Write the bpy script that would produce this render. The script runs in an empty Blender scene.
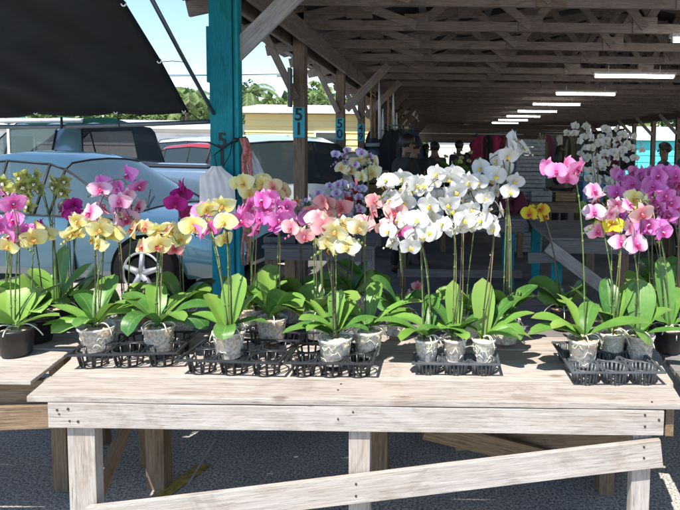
import bpy, math, random
from mathutils import Vector, Matrix, Euler
R = math.radians
random.seed(7)
C = bpy.context.scene.collection
sc = bpy.context.scene

# ------------------------------------------------------------------ camera
F = 600.0; PPX, PPY = 441.0, 188.0; CZ = 1.61; PITCH = 4.0; ROLL = 0.7
cam_d = bpy.data.cameras.new('camera'); cam = bpy.data.objects.new('camera', cam_d); C.objects.link(cam)
CM = Matrix.Rotation(R(90 - PITCH), 4, 'X') @ Matrix.Rotation(R(ROLL), 4, 'Z')
cam.matrix_world = Matrix.Translation((0, 0, CZ)) @ CM
cam_d.sensor_fit = 'HORIZONTAL'; cam_d.sensor_width = 36.0; cam_d.lens = 36.0 * F / 680.0
cam_d.shift_x = -(PPX - 340) / 680.0; cam_d.shift_y = -(255 - PPY) / 680.0
cam_d.clip_start = 0.05; cam_d.clip_end = 2000
sc.camera = cam

def ray(px, py):
    return CM.to_3x3() @ Vector(((px - PPX) / F, -(py - PPY) / F, -1))
def at(px, py, D):
    d = ray(px, py); return Vector((0, 0, CZ)) + d * (D / d.y)
def atz(px, py, z):
    d = ray(px, py); return Vector((0, 0, CZ)) + d * ((z - CZ) / d.z)

# ------------------------------------------------------------------ mesh builder
class MB:
    def __init__(s): s.v = []; s.f = []; s.m = []; s.uv = []; s.sm = []
    def face(s, idx, m=0, uv=None, smooth=False):
        s.f.append(tuple(idx)); s.m.append(m); s.uv.append(uv); s.sm.append(smooth)
    def obox(s, M, sx, sy, sz, m=0, taper=1.0):
        b = len(s.v)
        for z in (-.5, .5):
            t = taper if z > 0 else 1
            for x, y in ((-.5, -.5), (.5, -.5), (.5, .5), (-.5, .5)):
                s.v.append(M @ Vector((x * sx * t, y * sy * t, z * sz)))
        for q in ((3, 2, 1, 0), (4, 5, 6, 7), (0, 1, 5, 4), (1, 2, 6, 5), (2, 3, 7, 6), (3, 0, 4, 7)):
            s.face([b + i for i in q], m)
        return s
    def box(s, x0, x1, y0, y1, z0, z1, m=0):
        return s.obox(Matrix.Translation(((x0 + x1) / 2, (y0 + y1) / 2, (z0 + z1) / 2)), x1 - x0, y1 - y0, z1 - z0, m)
    def tube(s, pts, rad, n=6, m=0, cap=True, smooth=True):
        pts = [Vector(p) for p in pts]
        if not hasattr(rad, '__len__'): rad = [rad] * len(pts)
        b = len(s.v); prev = None
        for i, p in enumerate(pts):
            t = (pts[min(i + 1, len(pts) - 1)] - pts[max(i - 1, 0)])
            if t.length < 1e-9: t = Vector((0, 0, 1))
            t.normalize()
            if prev is None:
                a = Vector((1, 0, 0)) if abs(t.x) < .8 else Vector((0, 1, 0))
            else: a = prev
            u = (a - t * a.dot(t)).normalized(); w = t.cross(u); prev = u
            for k in range(n):
                an = 2 * math.pi * k / n
                s.v.append(p + (u * math.cos(an) + w * math.sin(an)) * rad[i])
        for i in range(len(pts) - 1):
            for k in range(n):
                k2 = (k + 1) % n
                s.face((b + i * n + k, b + i * n + k2, b + (i + 1) * n + k2, b + (i + 1) * n + k), m, None, smooth)
        if cap:
            s.face([b + k for k in range(n)][::-1], m); e = b + (len(pts) - 1) * n
            s.face([e + k for k in range(n)], m)
        return s
    def lathe(s, prof, n=20, c=(0, 0, 0), m=0, smooth=True, jit=0):
        c = Vector(c); b = len(s.v)
        for (r, z) in prof:
            for k in range(n):
                a = 2 * math.pi * k / n
                rr = r * (1 + random.uniform(-jit, jit))
                s.v.append(c + Vector((rr * math.cos(a), rr * math.sin(a), z)))
        for i in range(len(prof) - 1):
            for k in range(n):
                k2 = (k + 1) % n
                s.face((b + i * n + k, b + i * n + k2, b + (i + 1) * n + k2, b + (i + 1) * n + k), m, None, smooth)
        return s
    def grid(s, fn, nu, nv, m=0, flip=False):
        b = len(s.v)
        for i in range(nu + 1):
            for j in range(nv + 1):
                s.v.append(Vector(fn(i / nu, j / nv)))
        for i in range(nu):
            for j in range(nv):
                q = [(i, j), (i + 1, j), (i + 1, j + 1), (i, j + 1)]
                if flip: q = q[::-1]
                s.face([b + a * (nv + 1) + c for a, c in q], m, [(a / nu, c / nv) for a, c in q], True)
        return s
    def blob(s, c, r, sc3=(1, 1, 1), n=8, k=6, m=0, jit=0):
        c = Vector(c); b = len(s.v)
        for i in range(k + 1):
            th = math.pi * i / k
            for j in range(n):
                a = 2 * math.pi * j / n; q = r * (1 + random.uniform(-jit, jit))
                s.v.append(c + Vector((q * sc3[0] * math.sin(th) * math.cos(a), q * sc3[1] * math.sin(th) * math.sin(a), q * sc3[2] * math.cos(th))))
        for i in range(k):
            for j in range(n):
                j2 = (j + 1) % n
                s.face((b + i * n + j, b + (i + 1) * n + j, b + (i + 1) * n + j2, b + i * n + j2), m, None, True)
        return s
    def mesh(s, name, mats, org=(0, 0, 0)):
        o = Vector(org); me = bpy.data.meshes.new(name)
        used = sorted({i for f in s.f for i in f})
        if len(used) < len(s.v):
            mp = {i: k for k, i in enumerate(used)}; s.v = [s.v[i] for i in used]; s.f = [tuple(mp[i] for i in f) for f in s.f]
        me.from_pydata([tuple(v - o) for v in s.v], [], s.f)
        if not isinstance(mats, (list, tuple)): mats = [mats]
        for mt in mats: me.materials.append(mt)
        me.polygons.foreach_set('material_index', s.m); me.polygons.foreach_set('use_smooth', s.sm)
        if any(u is not None for u in s.uv):
            l = me.uv_layers.new(name='UVMap'); k = 0
            for f, u in zip(s.f, s.uv):
                for q in range(len(f)):
                    if u is not None: l.data[k].uv = u[q]
                    k += 1
        me.update(); return me
    def build(s, name, mats, parent=None, world=False, bevel=0):
        org = (0, 0, 0)
        if world and parent is not None: org = wloc(parent)
        ob = bpy.data.objects.new(name, s.mesh(name, mats, org)); C.objects.link(ob)
        if parent is not None: ob.parent = parent
        if bevel:
            b = ob.modifiers.new('bevel', 'BEVEL'); b.width = bevel; b.segments = 2; b.limit_method = 'ANGLE'
        return ob
def wloc(o):
    p = Vector(o.location)
    while o.parent: o = o.parent; p += Vector(o.location)
    return p
def child(name, me, parent, M=None):
    o = bpy.data.objects.new(name, me); C.objects.link(o); o.parent = parent
    if M is not None: o.matrix_local = M
    return o
def thing(name, label, cat, loc=(0, 0, 0), group=None, rz=0):
    o = bpy.data.objects.new(name, None); C.objects.link(o); o.location = loc; o.rotation_euler = (0, 0, rz)
    o.empty_display_size = .1
    return tag(o, label, cat, group)
def tag(o, label, cat, group=None):
    o['label'] = label; o['category'] = cat
    if group: o['group'] = group
    return o
def struct(name, mb, mat):
    o = mb.build(name, mat); o['kind'] = 'structure'; return o
def copy_tree(o, parent=None):
    c = o.copy(); C.objects.link(c)
    if parent is not None: c.parent = parent
    for ch in list(o.children): copy_tree(ch, c)
    return c
def look(dirv, up=Vector((0, 0, 1))):     # local Z -> dirv, local Y ~ up
    z = Vector(dirv).normalized(); x = up.cross(z)
    if x.length < 1e-4: x = Vector((1, 0, 0))
    x.normalize(); y = z.cross(x)
    return Matrix((x, y, z)).transposed().to_4x4()

# ------------------------------------------------------------------ materials
def mat(name):
    m = bpy.data.materials.new(name); m.use_nodes = True; nt = m.node_tree
    return m, nt, nt.nodes['Principled BSDF'], nt.nodes, nt.links
def simple(name, col, rough=.6, metal=0, var=.12, scale=20, bump=0, spec=.5, coat=0):
    m, nt, p, N, L = mat(name)
    tc = N.new('ShaderNodeTexCoord'); n = N.new('ShaderNodeTexNoise'); n.inputs['Scale'].default_value = scale; n.inputs['Detail'].default_value = 5
    L.new(tc.outputs['Object'], n.inputs['Vector'])
    r = N.new('ShaderNodeValToRGB'); L.new(n.outputs['Fac'], r.inputs['Fac'])
    r.color_ramp.elements[0].position = .3; r.color_ramp.elements[1].position = .7
    r.color_ramp.elements[0].color = (*[c * (1 - var) for c in col], 1); r.color_ramp.elements[1].color = (*[min(1, c * (1 + var)) for c in col], 1)
    L.new(r.outputs['Color'], p.inputs['Base Color'])
    p.inputs['Roughness'].default_value = rough; p.inputs['Metallic'].default_value = metal
    p.inputs['Specular IOR Level'].default_value = spec; p.inputs['Coat Weight'].default_value = coat
    if bump:
        b = N.new('ShaderNodeBump'); b.inputs['Strength'].default_value = bump; b.inputs['Distance'].default_value = .01
        L.new(n.outputs['Fac'], b.inputs['Height']); L.new(b.outputs['Normal'], p.inputs['Normal'])
    return m
def wood(name, light, dark, warm=(.42, .30, .18), stain=.35, nails=False, axis='X', knots=True):
    m, nt, p, N, L = mat(name)
    tc = N.new('ShaderNodeTexCoord'); gi = N.new('ShaderNodeNewGeometry'); oi = N.new('ShaderNodeObjectInfo')
    ad = N.new('ShaderNodeMath'); ad.operation = 'MULTIPLY'; ad.inputs[1].default_value = 37.0; L.new(gi.outputs['Random Per Island'], ad.inputs[0])
    a2 = N.new('ShaderNodeMath'); a2.operation = 'MULTIPLY_ADD'; a2.inputs[1].default_value = 51.0
    L.new(oi.outputs['Random'], a2.inputs[0]); L.new(ad.outputs[0], a2.inputs[2])
    va = N.new('ShaderNodeVectorMath'); va.operation = 'ADD'; L.new(tc.outputs['Object'], va.inputs[0])
    cx = N.new('ShaderNodeCombineXYZ'); L.new(a2.outputs[0], cx.inputs[0]); L.new(ad.outputs[0], cx.inputs[1]); L.new(a2.outputs[0], cx.inputs[2])
    L.new(cx.outputs[0], va.inputs[1])
    def noise(sc3, scale, detail=6, rough=.6, dist=0):
        mp = N.new('ShaderNodeMapping'); mp.inputs['Scale'].default_value = sc3; L.new(va.outputs[0], mp.inputs[0])
        n = N.new('ShaderNodeTexNoise'); n.inputs['Scale'].default_value = scale; n.inputs['Detail'].default_value = detail
        n.inputs['Roughness'].default_value = rough; n.inputs['Distortion'].default_value = dist; L.new(mp.outputs[0], n.inputs['Vector']); return n
    g = {'X': (1, 26, 26), 'Y': (26, 1, 26), 'Z': (26, 26, 1)}[axis]
    g2 = tuple(1 if a == 1 else 5 for a in g)
    n1 = noise(g, 5, 8, .7, .3); n2 = noise(g2, 1.6, 4, .55, .6); n3 = noise(tuple(1 if a == 1 else 40 for a in g), 9, 3, .7)
    def ramp(src, p0, c0, p1, c1):
        r = N.new('ShaderNodeValToRGB'); e = r.color_ramp.elements; e[0].position = p0; e[0].color = (*c0, 1); e[1].position = p1; e[1].color = (*c1, 1)
        L.new(src, r.inputs['Fac']); return r
    r1 = ramp(n1.outputs['Fac'], .32, dark, .62, light)
    r2 = ramp(n2.outputs['Fac'], .45, (0, 0, 0), .72, (stain, stain, stain))
    mx = N.new('ShaderNodeMix'); mx.data_type = 'RGBA'; L.new(r2.outputs['Color'], mx.inputs['Factor']); L.new(r1.outputs['Color'], mx.inputs['A']); mx.inputs['B'].default_value = (*warm, 1)
    # fine dark cracks
    r3 = ramp(n3.outputs['Fac'], .355, (.25, .22, .20), .425, (1, 1, 1))
    m2 = N.new('ShaderNodeMix'); m2.data_type = 'RGBA'; m2.blend_type = 'MULTIPLY'; m2.inputs['Factor'].default_value = .75
    L.new(mx.outputs['Result'], m2.inputs['A']); L.new(r3.outputs['Color'], m2.inputs['B'])
    n4 = noise(tuple(1 if a == 1 else 2.2 for a in g), 3.1, 6, .7, 1.2); r4 = ramp(n4.outputs['Fac'], .36, (.62, .56, .50), .50, (1, 1, 1))
    m6 = N.new('ShaderNodeMix'); m6.data_type = 'RGBA'; m6.blend_type = 'MULTIPLY'; m6.inputs['Factor'].default_value = .55; L.new(m2.outputs['Result'], m6.inputs['A']); L.new(r4.outputs['Color'], m6.inputs['B'])
    last = m6
    if knots:
        mp = N.new('ShaderNodeMapping'); mp.inputs['Scale'].default_value = tuple(.55 if a == 1 else 1.0 for a in g); L.new(va.outputs[0], mp.inputs[0])
        vo = N.new('ShaderNodeTexVoronoi'); vo.inputs['Scale'].default_value = 4.2; L.new(mp.outputs[0], vo.inputs['Vector'])
        rk = ramp(vo.outputs['Distance'], .04, (.26, .19, .14), .085, (1, 1, 1))
        m3 = N.new('ShaderNodeMix'); m3.data_type = 'RGBA'; m3.blend_type = 'MULTIPLY'; m3.inputs['Factor'].default_value = .6
        L.new(last.outputs['Result'], m3.inputs['A']); L.new(rk.outputs['Color'], m3.inputs['B']); last = m3
    # plank to plank tone
    tn = N.new('ShaderNodeMapRange'); tn.inputs['To Min'].default_value = .8; tn.inputs['To Max'].default_value = 1.08; L.new(gi.outputs['Random Per Island'], tn.inputs['Value'])
    m4 = N.new('ShaderNodeVectorMath'); m4.operation = 'SCALE'; L.new(last.outputs['Result'], m4.inputs[0]); L.new(tn.outputs[0], m4.inputs['Scale'])
    L.new(m4.outputs[0], p.inputs['Base Color']); p.inputs['Roughness'].default_value = .85; p.inputs['Specular IOR Level'].default_value = .2
    b = N.new('ShaderNodeBump'); b.inputs['Strength'].default_value = .5; b.inputs['Distance'].default_value = .004
    L.new(n1.outputs['Fac'], b.inputs['Height']); L.new(b.outputs['Normal'], p.inputs['Normal'])
    return m
W = {}
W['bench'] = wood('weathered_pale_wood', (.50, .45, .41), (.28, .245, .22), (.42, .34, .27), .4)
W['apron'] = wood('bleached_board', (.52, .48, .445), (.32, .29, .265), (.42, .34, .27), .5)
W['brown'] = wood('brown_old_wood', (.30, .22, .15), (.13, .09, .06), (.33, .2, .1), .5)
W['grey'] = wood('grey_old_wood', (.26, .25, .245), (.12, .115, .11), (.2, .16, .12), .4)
W['truss'] = wood('truss_wood', (.35, .295, .265), (.16, .135, .12), (.30, .21, .14), .5, knots=False)
W['post'] = wood('post_wood', (.30, .23, .18), (.10, .075, .06), (.2, .13, .08), .5, axis='Z')
W['brace'] = wood('silver_brace_wood', (.50, .50, .52), (.34, .34, .36), (.4, .36, .32), .3)
W['teal'] = wood('teal_painted_wood', (.02, .30, .36), (.012, .22, .28), (.03, .36, .40), .6, axis='Z', knots=False)
M = {}
M['teal_panel'] = simple('teal_paint', (.03, .36, .46), .6)
M['teal_far'] = simple('turquoise_paint', (.08, .55, .58), .7)
M['black'] = simple('black_paint', (.012, .012, .014), .6)
M['tray'] = simple('black_plastic', (.02, .022, .026), .35, spec=.6, var=.3)
M['tray_grey'] = simple('grey_plastic', (.07, .08, .09), .4, var=.3)
M['blackpot'] = simple('black_pot_plastic', (.015, .015, .017), .4)
M['stake'] = simple('bamboo_stake', (.28, .22, .10), .7)
M['bark'] = simple('bark_medium', (.50, .37, .25), .9, var=.6, scale=90, bump=1)
M['moss'] = simple('pale_moss_medium', (.62, .57, .42), .9, var=.5, scale=70, bump=1)
M['root'] = simple('aerial_root', (.60, .60, .48), .6, var=.25, scale=60)
M['white_metal'] = simple('white_enamel', (.7, .7, .7), .4)
M['rubber'] = simple('rubber', (.008, .008, .009), .9, spec=.1)
M['arch'] = simple('arch_black', (.004, .004, .004), 1, spec=0)
M['rim'] = simple('alloy', (.38, .39, .41), .35, .7)
M['chrome'] = simple('chrome', (.7, .7, .72), .15, 1)
M['grey_metal'] = simple('galvanised_tube', (.12, .15, .17), .45, .6)
M['green_tarp'] = simple('green_tarp', (.03, .30, .20), .6)
M['skin'] = simple('skin', (.17, .095, .065), .5, var=.06)
M['hair'] = simple('dark_hair', (.02, .015, .012), .5, var=.3, scale=80)

def metal_roof():
    m, nt, p, N, L = mat('corrugated_roof_metal')
    tc = N.new('ShaderNodeTexCoord'); n = N.new('ShaderNodeTexNoise'); n.inputs['Scale'].default_value = 1.3; n.inputs['Detail'].default_value = 8
    L.new(tc.outputs['Object'], n.inputs['Vector']); r = N.new('ShaderNodeValToRGB'); L.new(n.outputs['Fac'], r.inputs['Fac'])
    e = r.color_ramp.elements; e[0].position = .35; e[0].color = (.035, .028, .025, 1); e[1].position = .65; e[1].color = (.10, .095, .10, 1)
    L.new(r.outputs['Color'], p.inputs['Base Color']); p.inputs['Roughness'].default_value = .55; p.inputs['Metallic'].default_value = .3
    return m
M['roof'] = metal_roof()

def petal_mat(name, base, mid, tip, vein=.25, veincol=None, trans=.35, spots=None):
    m, nt, p, N, L = mat(name)
    uv = N.new('ShaderNodeUVMap'); sp = N.new('ShaderNodeSeparateXYZ'); L.new(uv.outputs[0], sp.inputs[0])
    r = N.new('ShaderNodeValToRGB'); e = r.color_ramp.elements; e[0].position = .05; e[0].color = (*base, 1); e[1].position = 1; e[1].color = (*tip, 1)
    x = e.new(.45); x.color = (*mid, 1)
    oi = N.new('ShaderNodeObjectInfo')
    tc = N.new('ShaderNodeTexCoord'); nn = N.new('ShaderNodeTexNoise'); nn.inputs['Scale'].default_value = 45; L.new(tc.outputs['Object'], nn.inputs['Vector'])
    ma = N.new('ShaderNodeMath'); ma.operation = 'MULTIPLY_ADD'; ma.inputs[1].default_value = .3; L.new(nn.outputs['Fac'], ma.inputs[0]); 
    sb = N.new('ShaderNodeMath'); sb.operation = 'SUBTRACT'; sb.inputs[1].default_value = .15; L.new(sp.outputs['X'], sb.inputs[0]); L.new(sb.outputs[0], ma.inputs[2])
    L.new(ma.outputs[0], r.inputs['Fac'])
    # veins run along the petal
    mp = N.new('ShaderNodeMapping'); mp.inputs['Scale'].default_value = (1.5, 16, 1); L.new(uv.outputs[0], mp.inputs[0])
    n = N.new('ShaderNodeTexNoise'); n.inputs['Scale'].default_value = 1.6; n.inputs['Detail'].default_value = 2; n.inputs['Distortion'].default_value = .5; L.new(mp.outputs[0], n.inputs['Vector'])
    rv = N.new('ShaderNodeValToRGB'); rv.color_ramp.elements[0].position = .45; rv.color_ramp.elements[0].color = (0, 0, 0, 1); rv.color_ramp.elements[1].position = .62; rv.color_ramp.elements[1].color = (vein, vein, vein, 1)
    L.new(n.outputs['Fac'], rv.inputs['Fac'])
    mx = N.new('ShaderNodeMix'); mx.data_type = 'RGBA'; L.new(rv.outputs['Color'], mx.inputs['Factor']); L.new(r.outputs['Color'], mx.inputs['A'])
    vc = veincol or tuple(c * .6 for c in mid); mx.inputs['B'].default_value = (*vc, 1)
    last = mx.outputs['Result']
    if spots:
        vo = N.new('ShaderNodeTexVoronoi'); vo.inputs['Scale'].default_value = 260; L.new(tc.outputs['Object'], vo.inputs['Vector'])
        rs = N.new('ShaderNodeValToRGB'); rs.color_ramp.elements[0].position = .25; rs.color_ramp.elements[0].color = (1, 1, 1, 1); rs.color_ramp.elements[1].position = .4; rs.color_ramp.elements[1].color = (0, 0, 0, 1)
        L.new(vo.outputs['Distance'], rs.inputs['Fac']); m5 = N.new('ShaderNodeMix'); m5.data_type = 'RGBA'; L.new(rs.outputs['Color'], m5.inputs['Factor']); L.new(last, m5.inputs['A']); m5.inputs['B'].default_value = (*spots, 1); last = m5.outputs['Result']
    hs = N.new('ShaderNodeHueSaturation'); mr = N.new('ShaderNodeMapRange'); mr.inputs['To Min'].default_value = .485; mr.inputs['To Max'].default_value = .515
    L.new(oi.outputs['Random'], mr.inputs['Value']); L.new(mr.outputs[0], hs.inputs['Hue']); L.new(last, hs.inputs['Color'])
    L.new(hs.outputs[0], p.inputs['Base Color']); p.inputs['Roughness'].default_value = .55; p.inputs['Specular IOR Level'].default_value = .25
    t = N.new('ShaderNodeBsdfTranslucent'); L.new(hs.outputs[0], t.inputs['Color']); ms = N.new('ShaderNodeMixShader'); ms.inputs[0].default_value = trans
    L.new(p.outputs[0], ms.inputs[1]); L.new(t.outputs[0], ms.inputs[2]); L.new(ms.outputs[0], N['Material Output'].inputs['Surface'])
    b = N.new('ShaderNodeBump'); b.inputs['Strength'].default_value = .25; b.inputs['Distance'].default_value = .002; L.new(n.outputs['Fac'], b.inputs['Height']); L.new(b.outputs['Normal'], p.inputs['Normal'])
    return m
def leaf_mat(name, c1, c2, rough=.32, trans=.2):
    m, nt, p, N, L = mat(name)
    uv = N.new('ShaderNodeUVMap'); sp = N.new('ShaderNodeSeparateXYZ'); L.new(uv.outputs[0], sp.inputs[0])
    tc = N.new('ShaderNodeTexCoord'); n = N.new('ShaderNodeTexNoise'); n.inputs['Scale'].default_value = 14; n.inputs['Detail'].default_value = 4; L.new(tc.outputs['Object'], n.inputs['Vector'])
    oi = N.new('ShaderNodeObjectInfo'); a = N.new('ShaderNodeMath'); a.operation = 'MULTIPLY_ADD'; a.inputs[1].default_value = .8; L.new(oi.outputs['Random'], a.inputs[0])
    h = N.new('ShaderNodeMath'); h.operation = 'MULTIPLY_ADD'; h.inputs[1].default_value = .7; h.inputs[2].default_value = -.28; L.new(n.outputs['Fac'], h.inputs[0]); L.new(h.outputs[0], a.inputs[2])
    r = N.new('ShaderNodeValToRGB'); e = r.color_ramp.elements; e[0].color = (*c1, 1); e[1].color = (*c2, 1); L.new(a.outputs[0], r.inputs['Fac'])
    # fine lengthwise veins and pale midrib
    mp = N.new('ShaderNodeMapping'); mp.inputs['Scale'].default_value = (.6, 34, 1); L.new(uv.outputs[0], mp.inputs[0])
    nv = N.new('ShaderNodeTexNoise'); nv.inputs['Scale'].default_value = 1.5; nv.inputs['Detail'].default_value = 2; L.new(mp.outputs[0], nv.inputs['Vector'])
    d = N.new('ShaderNodeMath'); d.operation = 'SUBTRACT'; d.inputs[1].default_value = .5; L.new(sp.outputs['Y'], d.inputs[0])
    ab = N.new('ShaderNodeMath'); ab.operation = 'ABSOLUTE'; L.new(d.outputs[0], ab.inputs[0])
    rm = N.new('ShaderNodeValToRGB'); rm.color_ramp.elements[0].position = .0; rm.color_ramp.elements[0].color = (.55, .55, .55, 1); rm.color_ramp.elements[1].position = .035; rm.color_ramp.elements[1].color = (0, 0, 0, 1); L.new(ab.outputs[0], rm.inputs['Fac'])
    mx = N.new('ShaderNodeMix'); mx.data_type = 'RGBA'; L.new(rm.outputs['Color'], mx.inputs['Factor']); L.new(r.outputs['Color'], mx.inputs['A']); mx.inputs['B'].default_value = (.22, .36, .10, 1)
    n6 = N.new('ShaderNodeTexNoise'); n6.inputs['Scale'].default_value = 55; n6.inputs['Detail'].default_value = 4; L.new(tc.outputs['Object'], n6.inputs['Vector'])
    g1 = N.new('ShaderNodeMath'); g1.operation = 'POWER'; g1.inputs[1].default_value = 9; L.new(sp.outputs['X'], g1.inputs[0])
    g2 = N.new('ShaderNodeMath'); g2.operation = 'MULTIPLY'; L.new(g1.outputs[0], g2.inputs[0]); L.new(n6.outputs['Fac'], g2.inputs[1])
    g3 = N.new('ShaderNodeMath'); g3.operation = 'MULTIPLY'; L.new(g2.outputs[0], g3.inputs[0]); L.new(oi.outputs['Random'], g3.inputs[1])
    dm_ = N.new('ShaderNodeValToRGB'); dm_.color_ramp.elements[0].position = .56; dm_.color_ramp.elements[0].color = (0, 0, 0, 1); dm_.color_ramp.elements[1].position = .80; dm_.color_ramp.elements[1].color = (.45, .45, .45, 1); L.new(n6.outputs['Fac'], dm_.inputs['Fac'])
    g4 = N.new('ShaderNodeMath'); g4.operation = 'ADD'; g4.use_clamp = True; L.new(g3.outputs[0], g4.inputs[0]); L.new(dm_.outputs['Color'], g4.inputs[1])
    mz = N.new('ShaderNodeMix'); mz.data_type = 'RGBA'; L.new(g4.outputs[0], mz.inputs['Factor']); L.new(mx.outputs['Result'], mz.inputs['A']); mz.inputs['B'].default_value = (.30, .30, .12, 1); mx = mz
    L.new(mx.outputs['Result'], p.inputs['Base Color']); p.inputs['Roughness'].default_value = rough; p.inputs['Specular IOR Level'].default_value = .45
    t = N.new('ShaderNodeBsdfTranslucent'); L.new(mx.outputs['Result'], t.inputs['Color']); ms = N.new('ShaderNodeMixShader'); ms.inputs[0].default_value = trans
    L.new(p.outputs[0], ms.inputs[1]); L.new(t.outputs[0], ms.inputs[2]); L.new(ms.outputs[0], N['Material Output'].inputs['Surface'])
    b = N.new('ShaderNodeBump'); b.inputs['Strength'].default_value = .35; b.inputs['Distance'].default_value = .002; L.new(nv.outputs['Fac'], b.inputs['Height']); L.new(b.outputs['Normal'], p.inputs['Normal'])
    return m
M['leaf'] = leaf_mat('orchid_leaf', (.04, .14, .03), (.18, .37, .06), .33)
M['leaf_light'] = leaf_mat('orchid_leaf_light', (.13, .28, .04), (.25, .42, .08), .34, .28)
M['leaf_far'] = simple('tree_leaf', (.10, .16, .04), .7, var=.5, scale=1.5)
M['leaf_far2'] = simple('palm_leaf', (.12, .18, .05), .6, var=.4, scale=1.5)
M['stem'] = simple('flower_stem', (.10, .16, .04), .5, var=.4, scale=30)
M['stem_dark'] = simple('dark_flower_stem', (.05, .05, .03), .5, var=.4, scale=30)
M['trunk'] = simple('tree_trunk', (.12, .09, .07), .9, var=.4)

def clear_pot(name, tint):
    m, nt, p, N, L = mat(name)
    tc = N.new('ShaderNodeTexCoord'); n = N.new('ShaderNodeTexNoise'); n.inputs['Scale'].default_value = 75; n.inputs['Detail'].default_value = 5; n.inputs['Distortion'].default_value = .4
    L.new(tc.outputs['Object'], n.inputs['Vector'])
    r = N.new('ShaderNodeValToRGB'); r.color_ramp.elements[0].position = .42; r.color_ramp.elements[1].position = .6
    r.color_ramp.elements[0].color = (.34, .34, .34, 1); r.color_ramp.elements[1].color = (.78, .78, .78, 1); L.new(n.outputs['Fac'], r.inputs['Fac'])
    p.inputs['Base Color'].default_value = (*tint, 1); p.inputs['Roughness'].default_value = .25
    t = N.new('ShaderNodeBsdfTransparent'); ms = N.new('ShaderNodeMixShader'); L.new(r.outputs['Color'], ms.inputs[0]); L.new(t.outputs[0], ms.inputs[1]); L.new(p.outputs[0], ms.inputs[2])
    L.new(ms.outputs[0], N['Material Output'].inputs['Surface']); return m
M['clear'] = clear_pot('cloudy_clear_plastic', (.86, .85, .80))
M['frost'] = clear_pot('frosted_plastic', (.90, .90, .86))

FM = {}
def lipmat(n, c, c2=None): return simple(n, c, .5, var=.3, scale=150)
LP = {'yellow': lipmat('yellow_lip', (.75, .5, .05)), 'magenta': lipmat('magenta_lip', (.45, .01, .12)), 'red': lipmat('red_lip', (.5, .04, .05)), 'white': lipmat('white_lip', (.75, .72, .6)), 'orange': lipmat('orange_lip', (.7, .3, .06))}
def T(key, base, mid, tip, lip, shape='moth', size=1.0, **k):
    FM[key] = (petal_mat(key + '_petal', base, mid, tip, **k), LP[lip], shape, size)
T('white', (.70, .70, .55), (.80, .80, .79), (.82, .82, .82), 'yellow', vein=.25, veincol=(.60, .61, .66), trans=.42)
T('magenta', (.64, .08, .42), (.80, .24, .62), (.86, .42, .76), 'magenta', vein=.4, veincol=(.66, .07, .48))
T('deep', (.45, .01, .15), (.60, .02, .32), (.66, .05, .42), 'magenta', vein=.3)
T('blush', (.70, .06, .30), (.85, .50, .66), (.88, .74, .80), 'magenta', vein=.3, veincol=(.75, .25, .48))
T('pink', (.70, .12, .40), (.85, .30, .58), (.86, .42, .66), 'magenta', vein=.35, veincol=(.72, .12, .42))
T('peach', (.76, .18, .28), (.88, .50, .48), (.90, .68, .62), 'red', vein=.3, veincol=(.82, .36, .40))
T('coral', (.70, .12, .16), (.85, .38, .36), (.88, .56, .50), 'red', vein=.3)
T('yellow', (.80, .62, .12), (.86, .84, .36), (.88, .88, .58), 'orange', vein=.15, veincol=(.72, .55, .15))
T('bright_yellow', (.75, .25, .03), (.82, .66, .04), (.84, .74, .08), 'magenta', vein=.15)
T('yellow_blush', (.74, .22, .20), (.84, .72, .36), (.86, .82, .48), 'red', vein=.3, veincol=(.80, .42, .32))
T('cream', (.70, .55, .15), (.82, .78, .48), (.85, .84, .68), 'orange', vein=.15)
T('lilac', (.34, .22, .52), (.60, .56, .78), (.80, .80, .88), 'magenta', 'moth', .52, vein=.4, veincol=(.25, .14, .42))
T('green_spider', (.18, .18, .04), (.34, .40, .08), (.50, .55, .22), 'white', 'spider', .85, vein=.3, spots=(.2, .08, .03))
T('orange_spider', (.5, .2, .05), (.72, .42, .12), (.78, .6, .25), 'red', 'spider', .6, vein=.3)

def petal(mb, ang, L0, Wd, off=0, cup=.12, back=.12, ruffle=.0, round_=.62, m=0):
    ca, sa = math.cos(ang), math.sin(ang); ph = random.uniform(0, 6.28)
    def fn(u, v):
        vv = v * 2 - 1
        w = Wd * .5 * (math.sin(math.pi * min(1, .04 + .96 * u ** round_)) ** .62 if u < 1 else 0.02)
        x = L0 * u + .10 * L0 * (1 - vv * vv) * (u > .9) * 0
        y = w * vv
        z = off + cup * L0 * (vv * vv) * w / (Wd * .5) * .5 - back * L0 * u * u + .06 * L0 * math.sin(u * 3) + ruffle * L0 * math.sin(ph + vv * 5 + u * 3) * u
        return (x * ca - y * sa, x * sa + y * ca, z)
    mb.grid(fn, 7, 6, m)
def flower_mesh(key, var):
    pm, lm, shape, size = FM[key]; mb = MB(); s = size
    if shape == 'moth':
        petal(mb, R(90), .040 * s, .031 * s, -.0015, .1, .15 + random.uniform(-.1, .1), .03)
        petal(mb, R(218 + random.uniform(-6, 6)), .040 * s, .029 * s, -.002, .1, .2, .03)
        petal(mb, R(322 + random.uniform(-6, 6)), .040 * s, .029 * s, -.002, .1, .2, .03)
        b = [.05, .28, -.16, .5][var % 4]
        petal(mb, R(10 + random.uniform(-5, 8)), .047 * s, .058 * s, .0015, .18, b, .035, .75)
        petal(mb, R(170 + random.uniform(-8, 5)), .047 * s, .058 * s, .0018, .18, b + random.uniform(-.1, .1), .035, .75)
    else:
        for k in range(5):
            petal(mb, R(90 + 72 * k + random.uniform(-6, 6)), .040 * s, (.032 if key == 'green_spider' else .019) * s, .0005 * k, .1, random.uniform(-.1, .35), .03)
    return mb.mesh('flower', pm)
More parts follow.
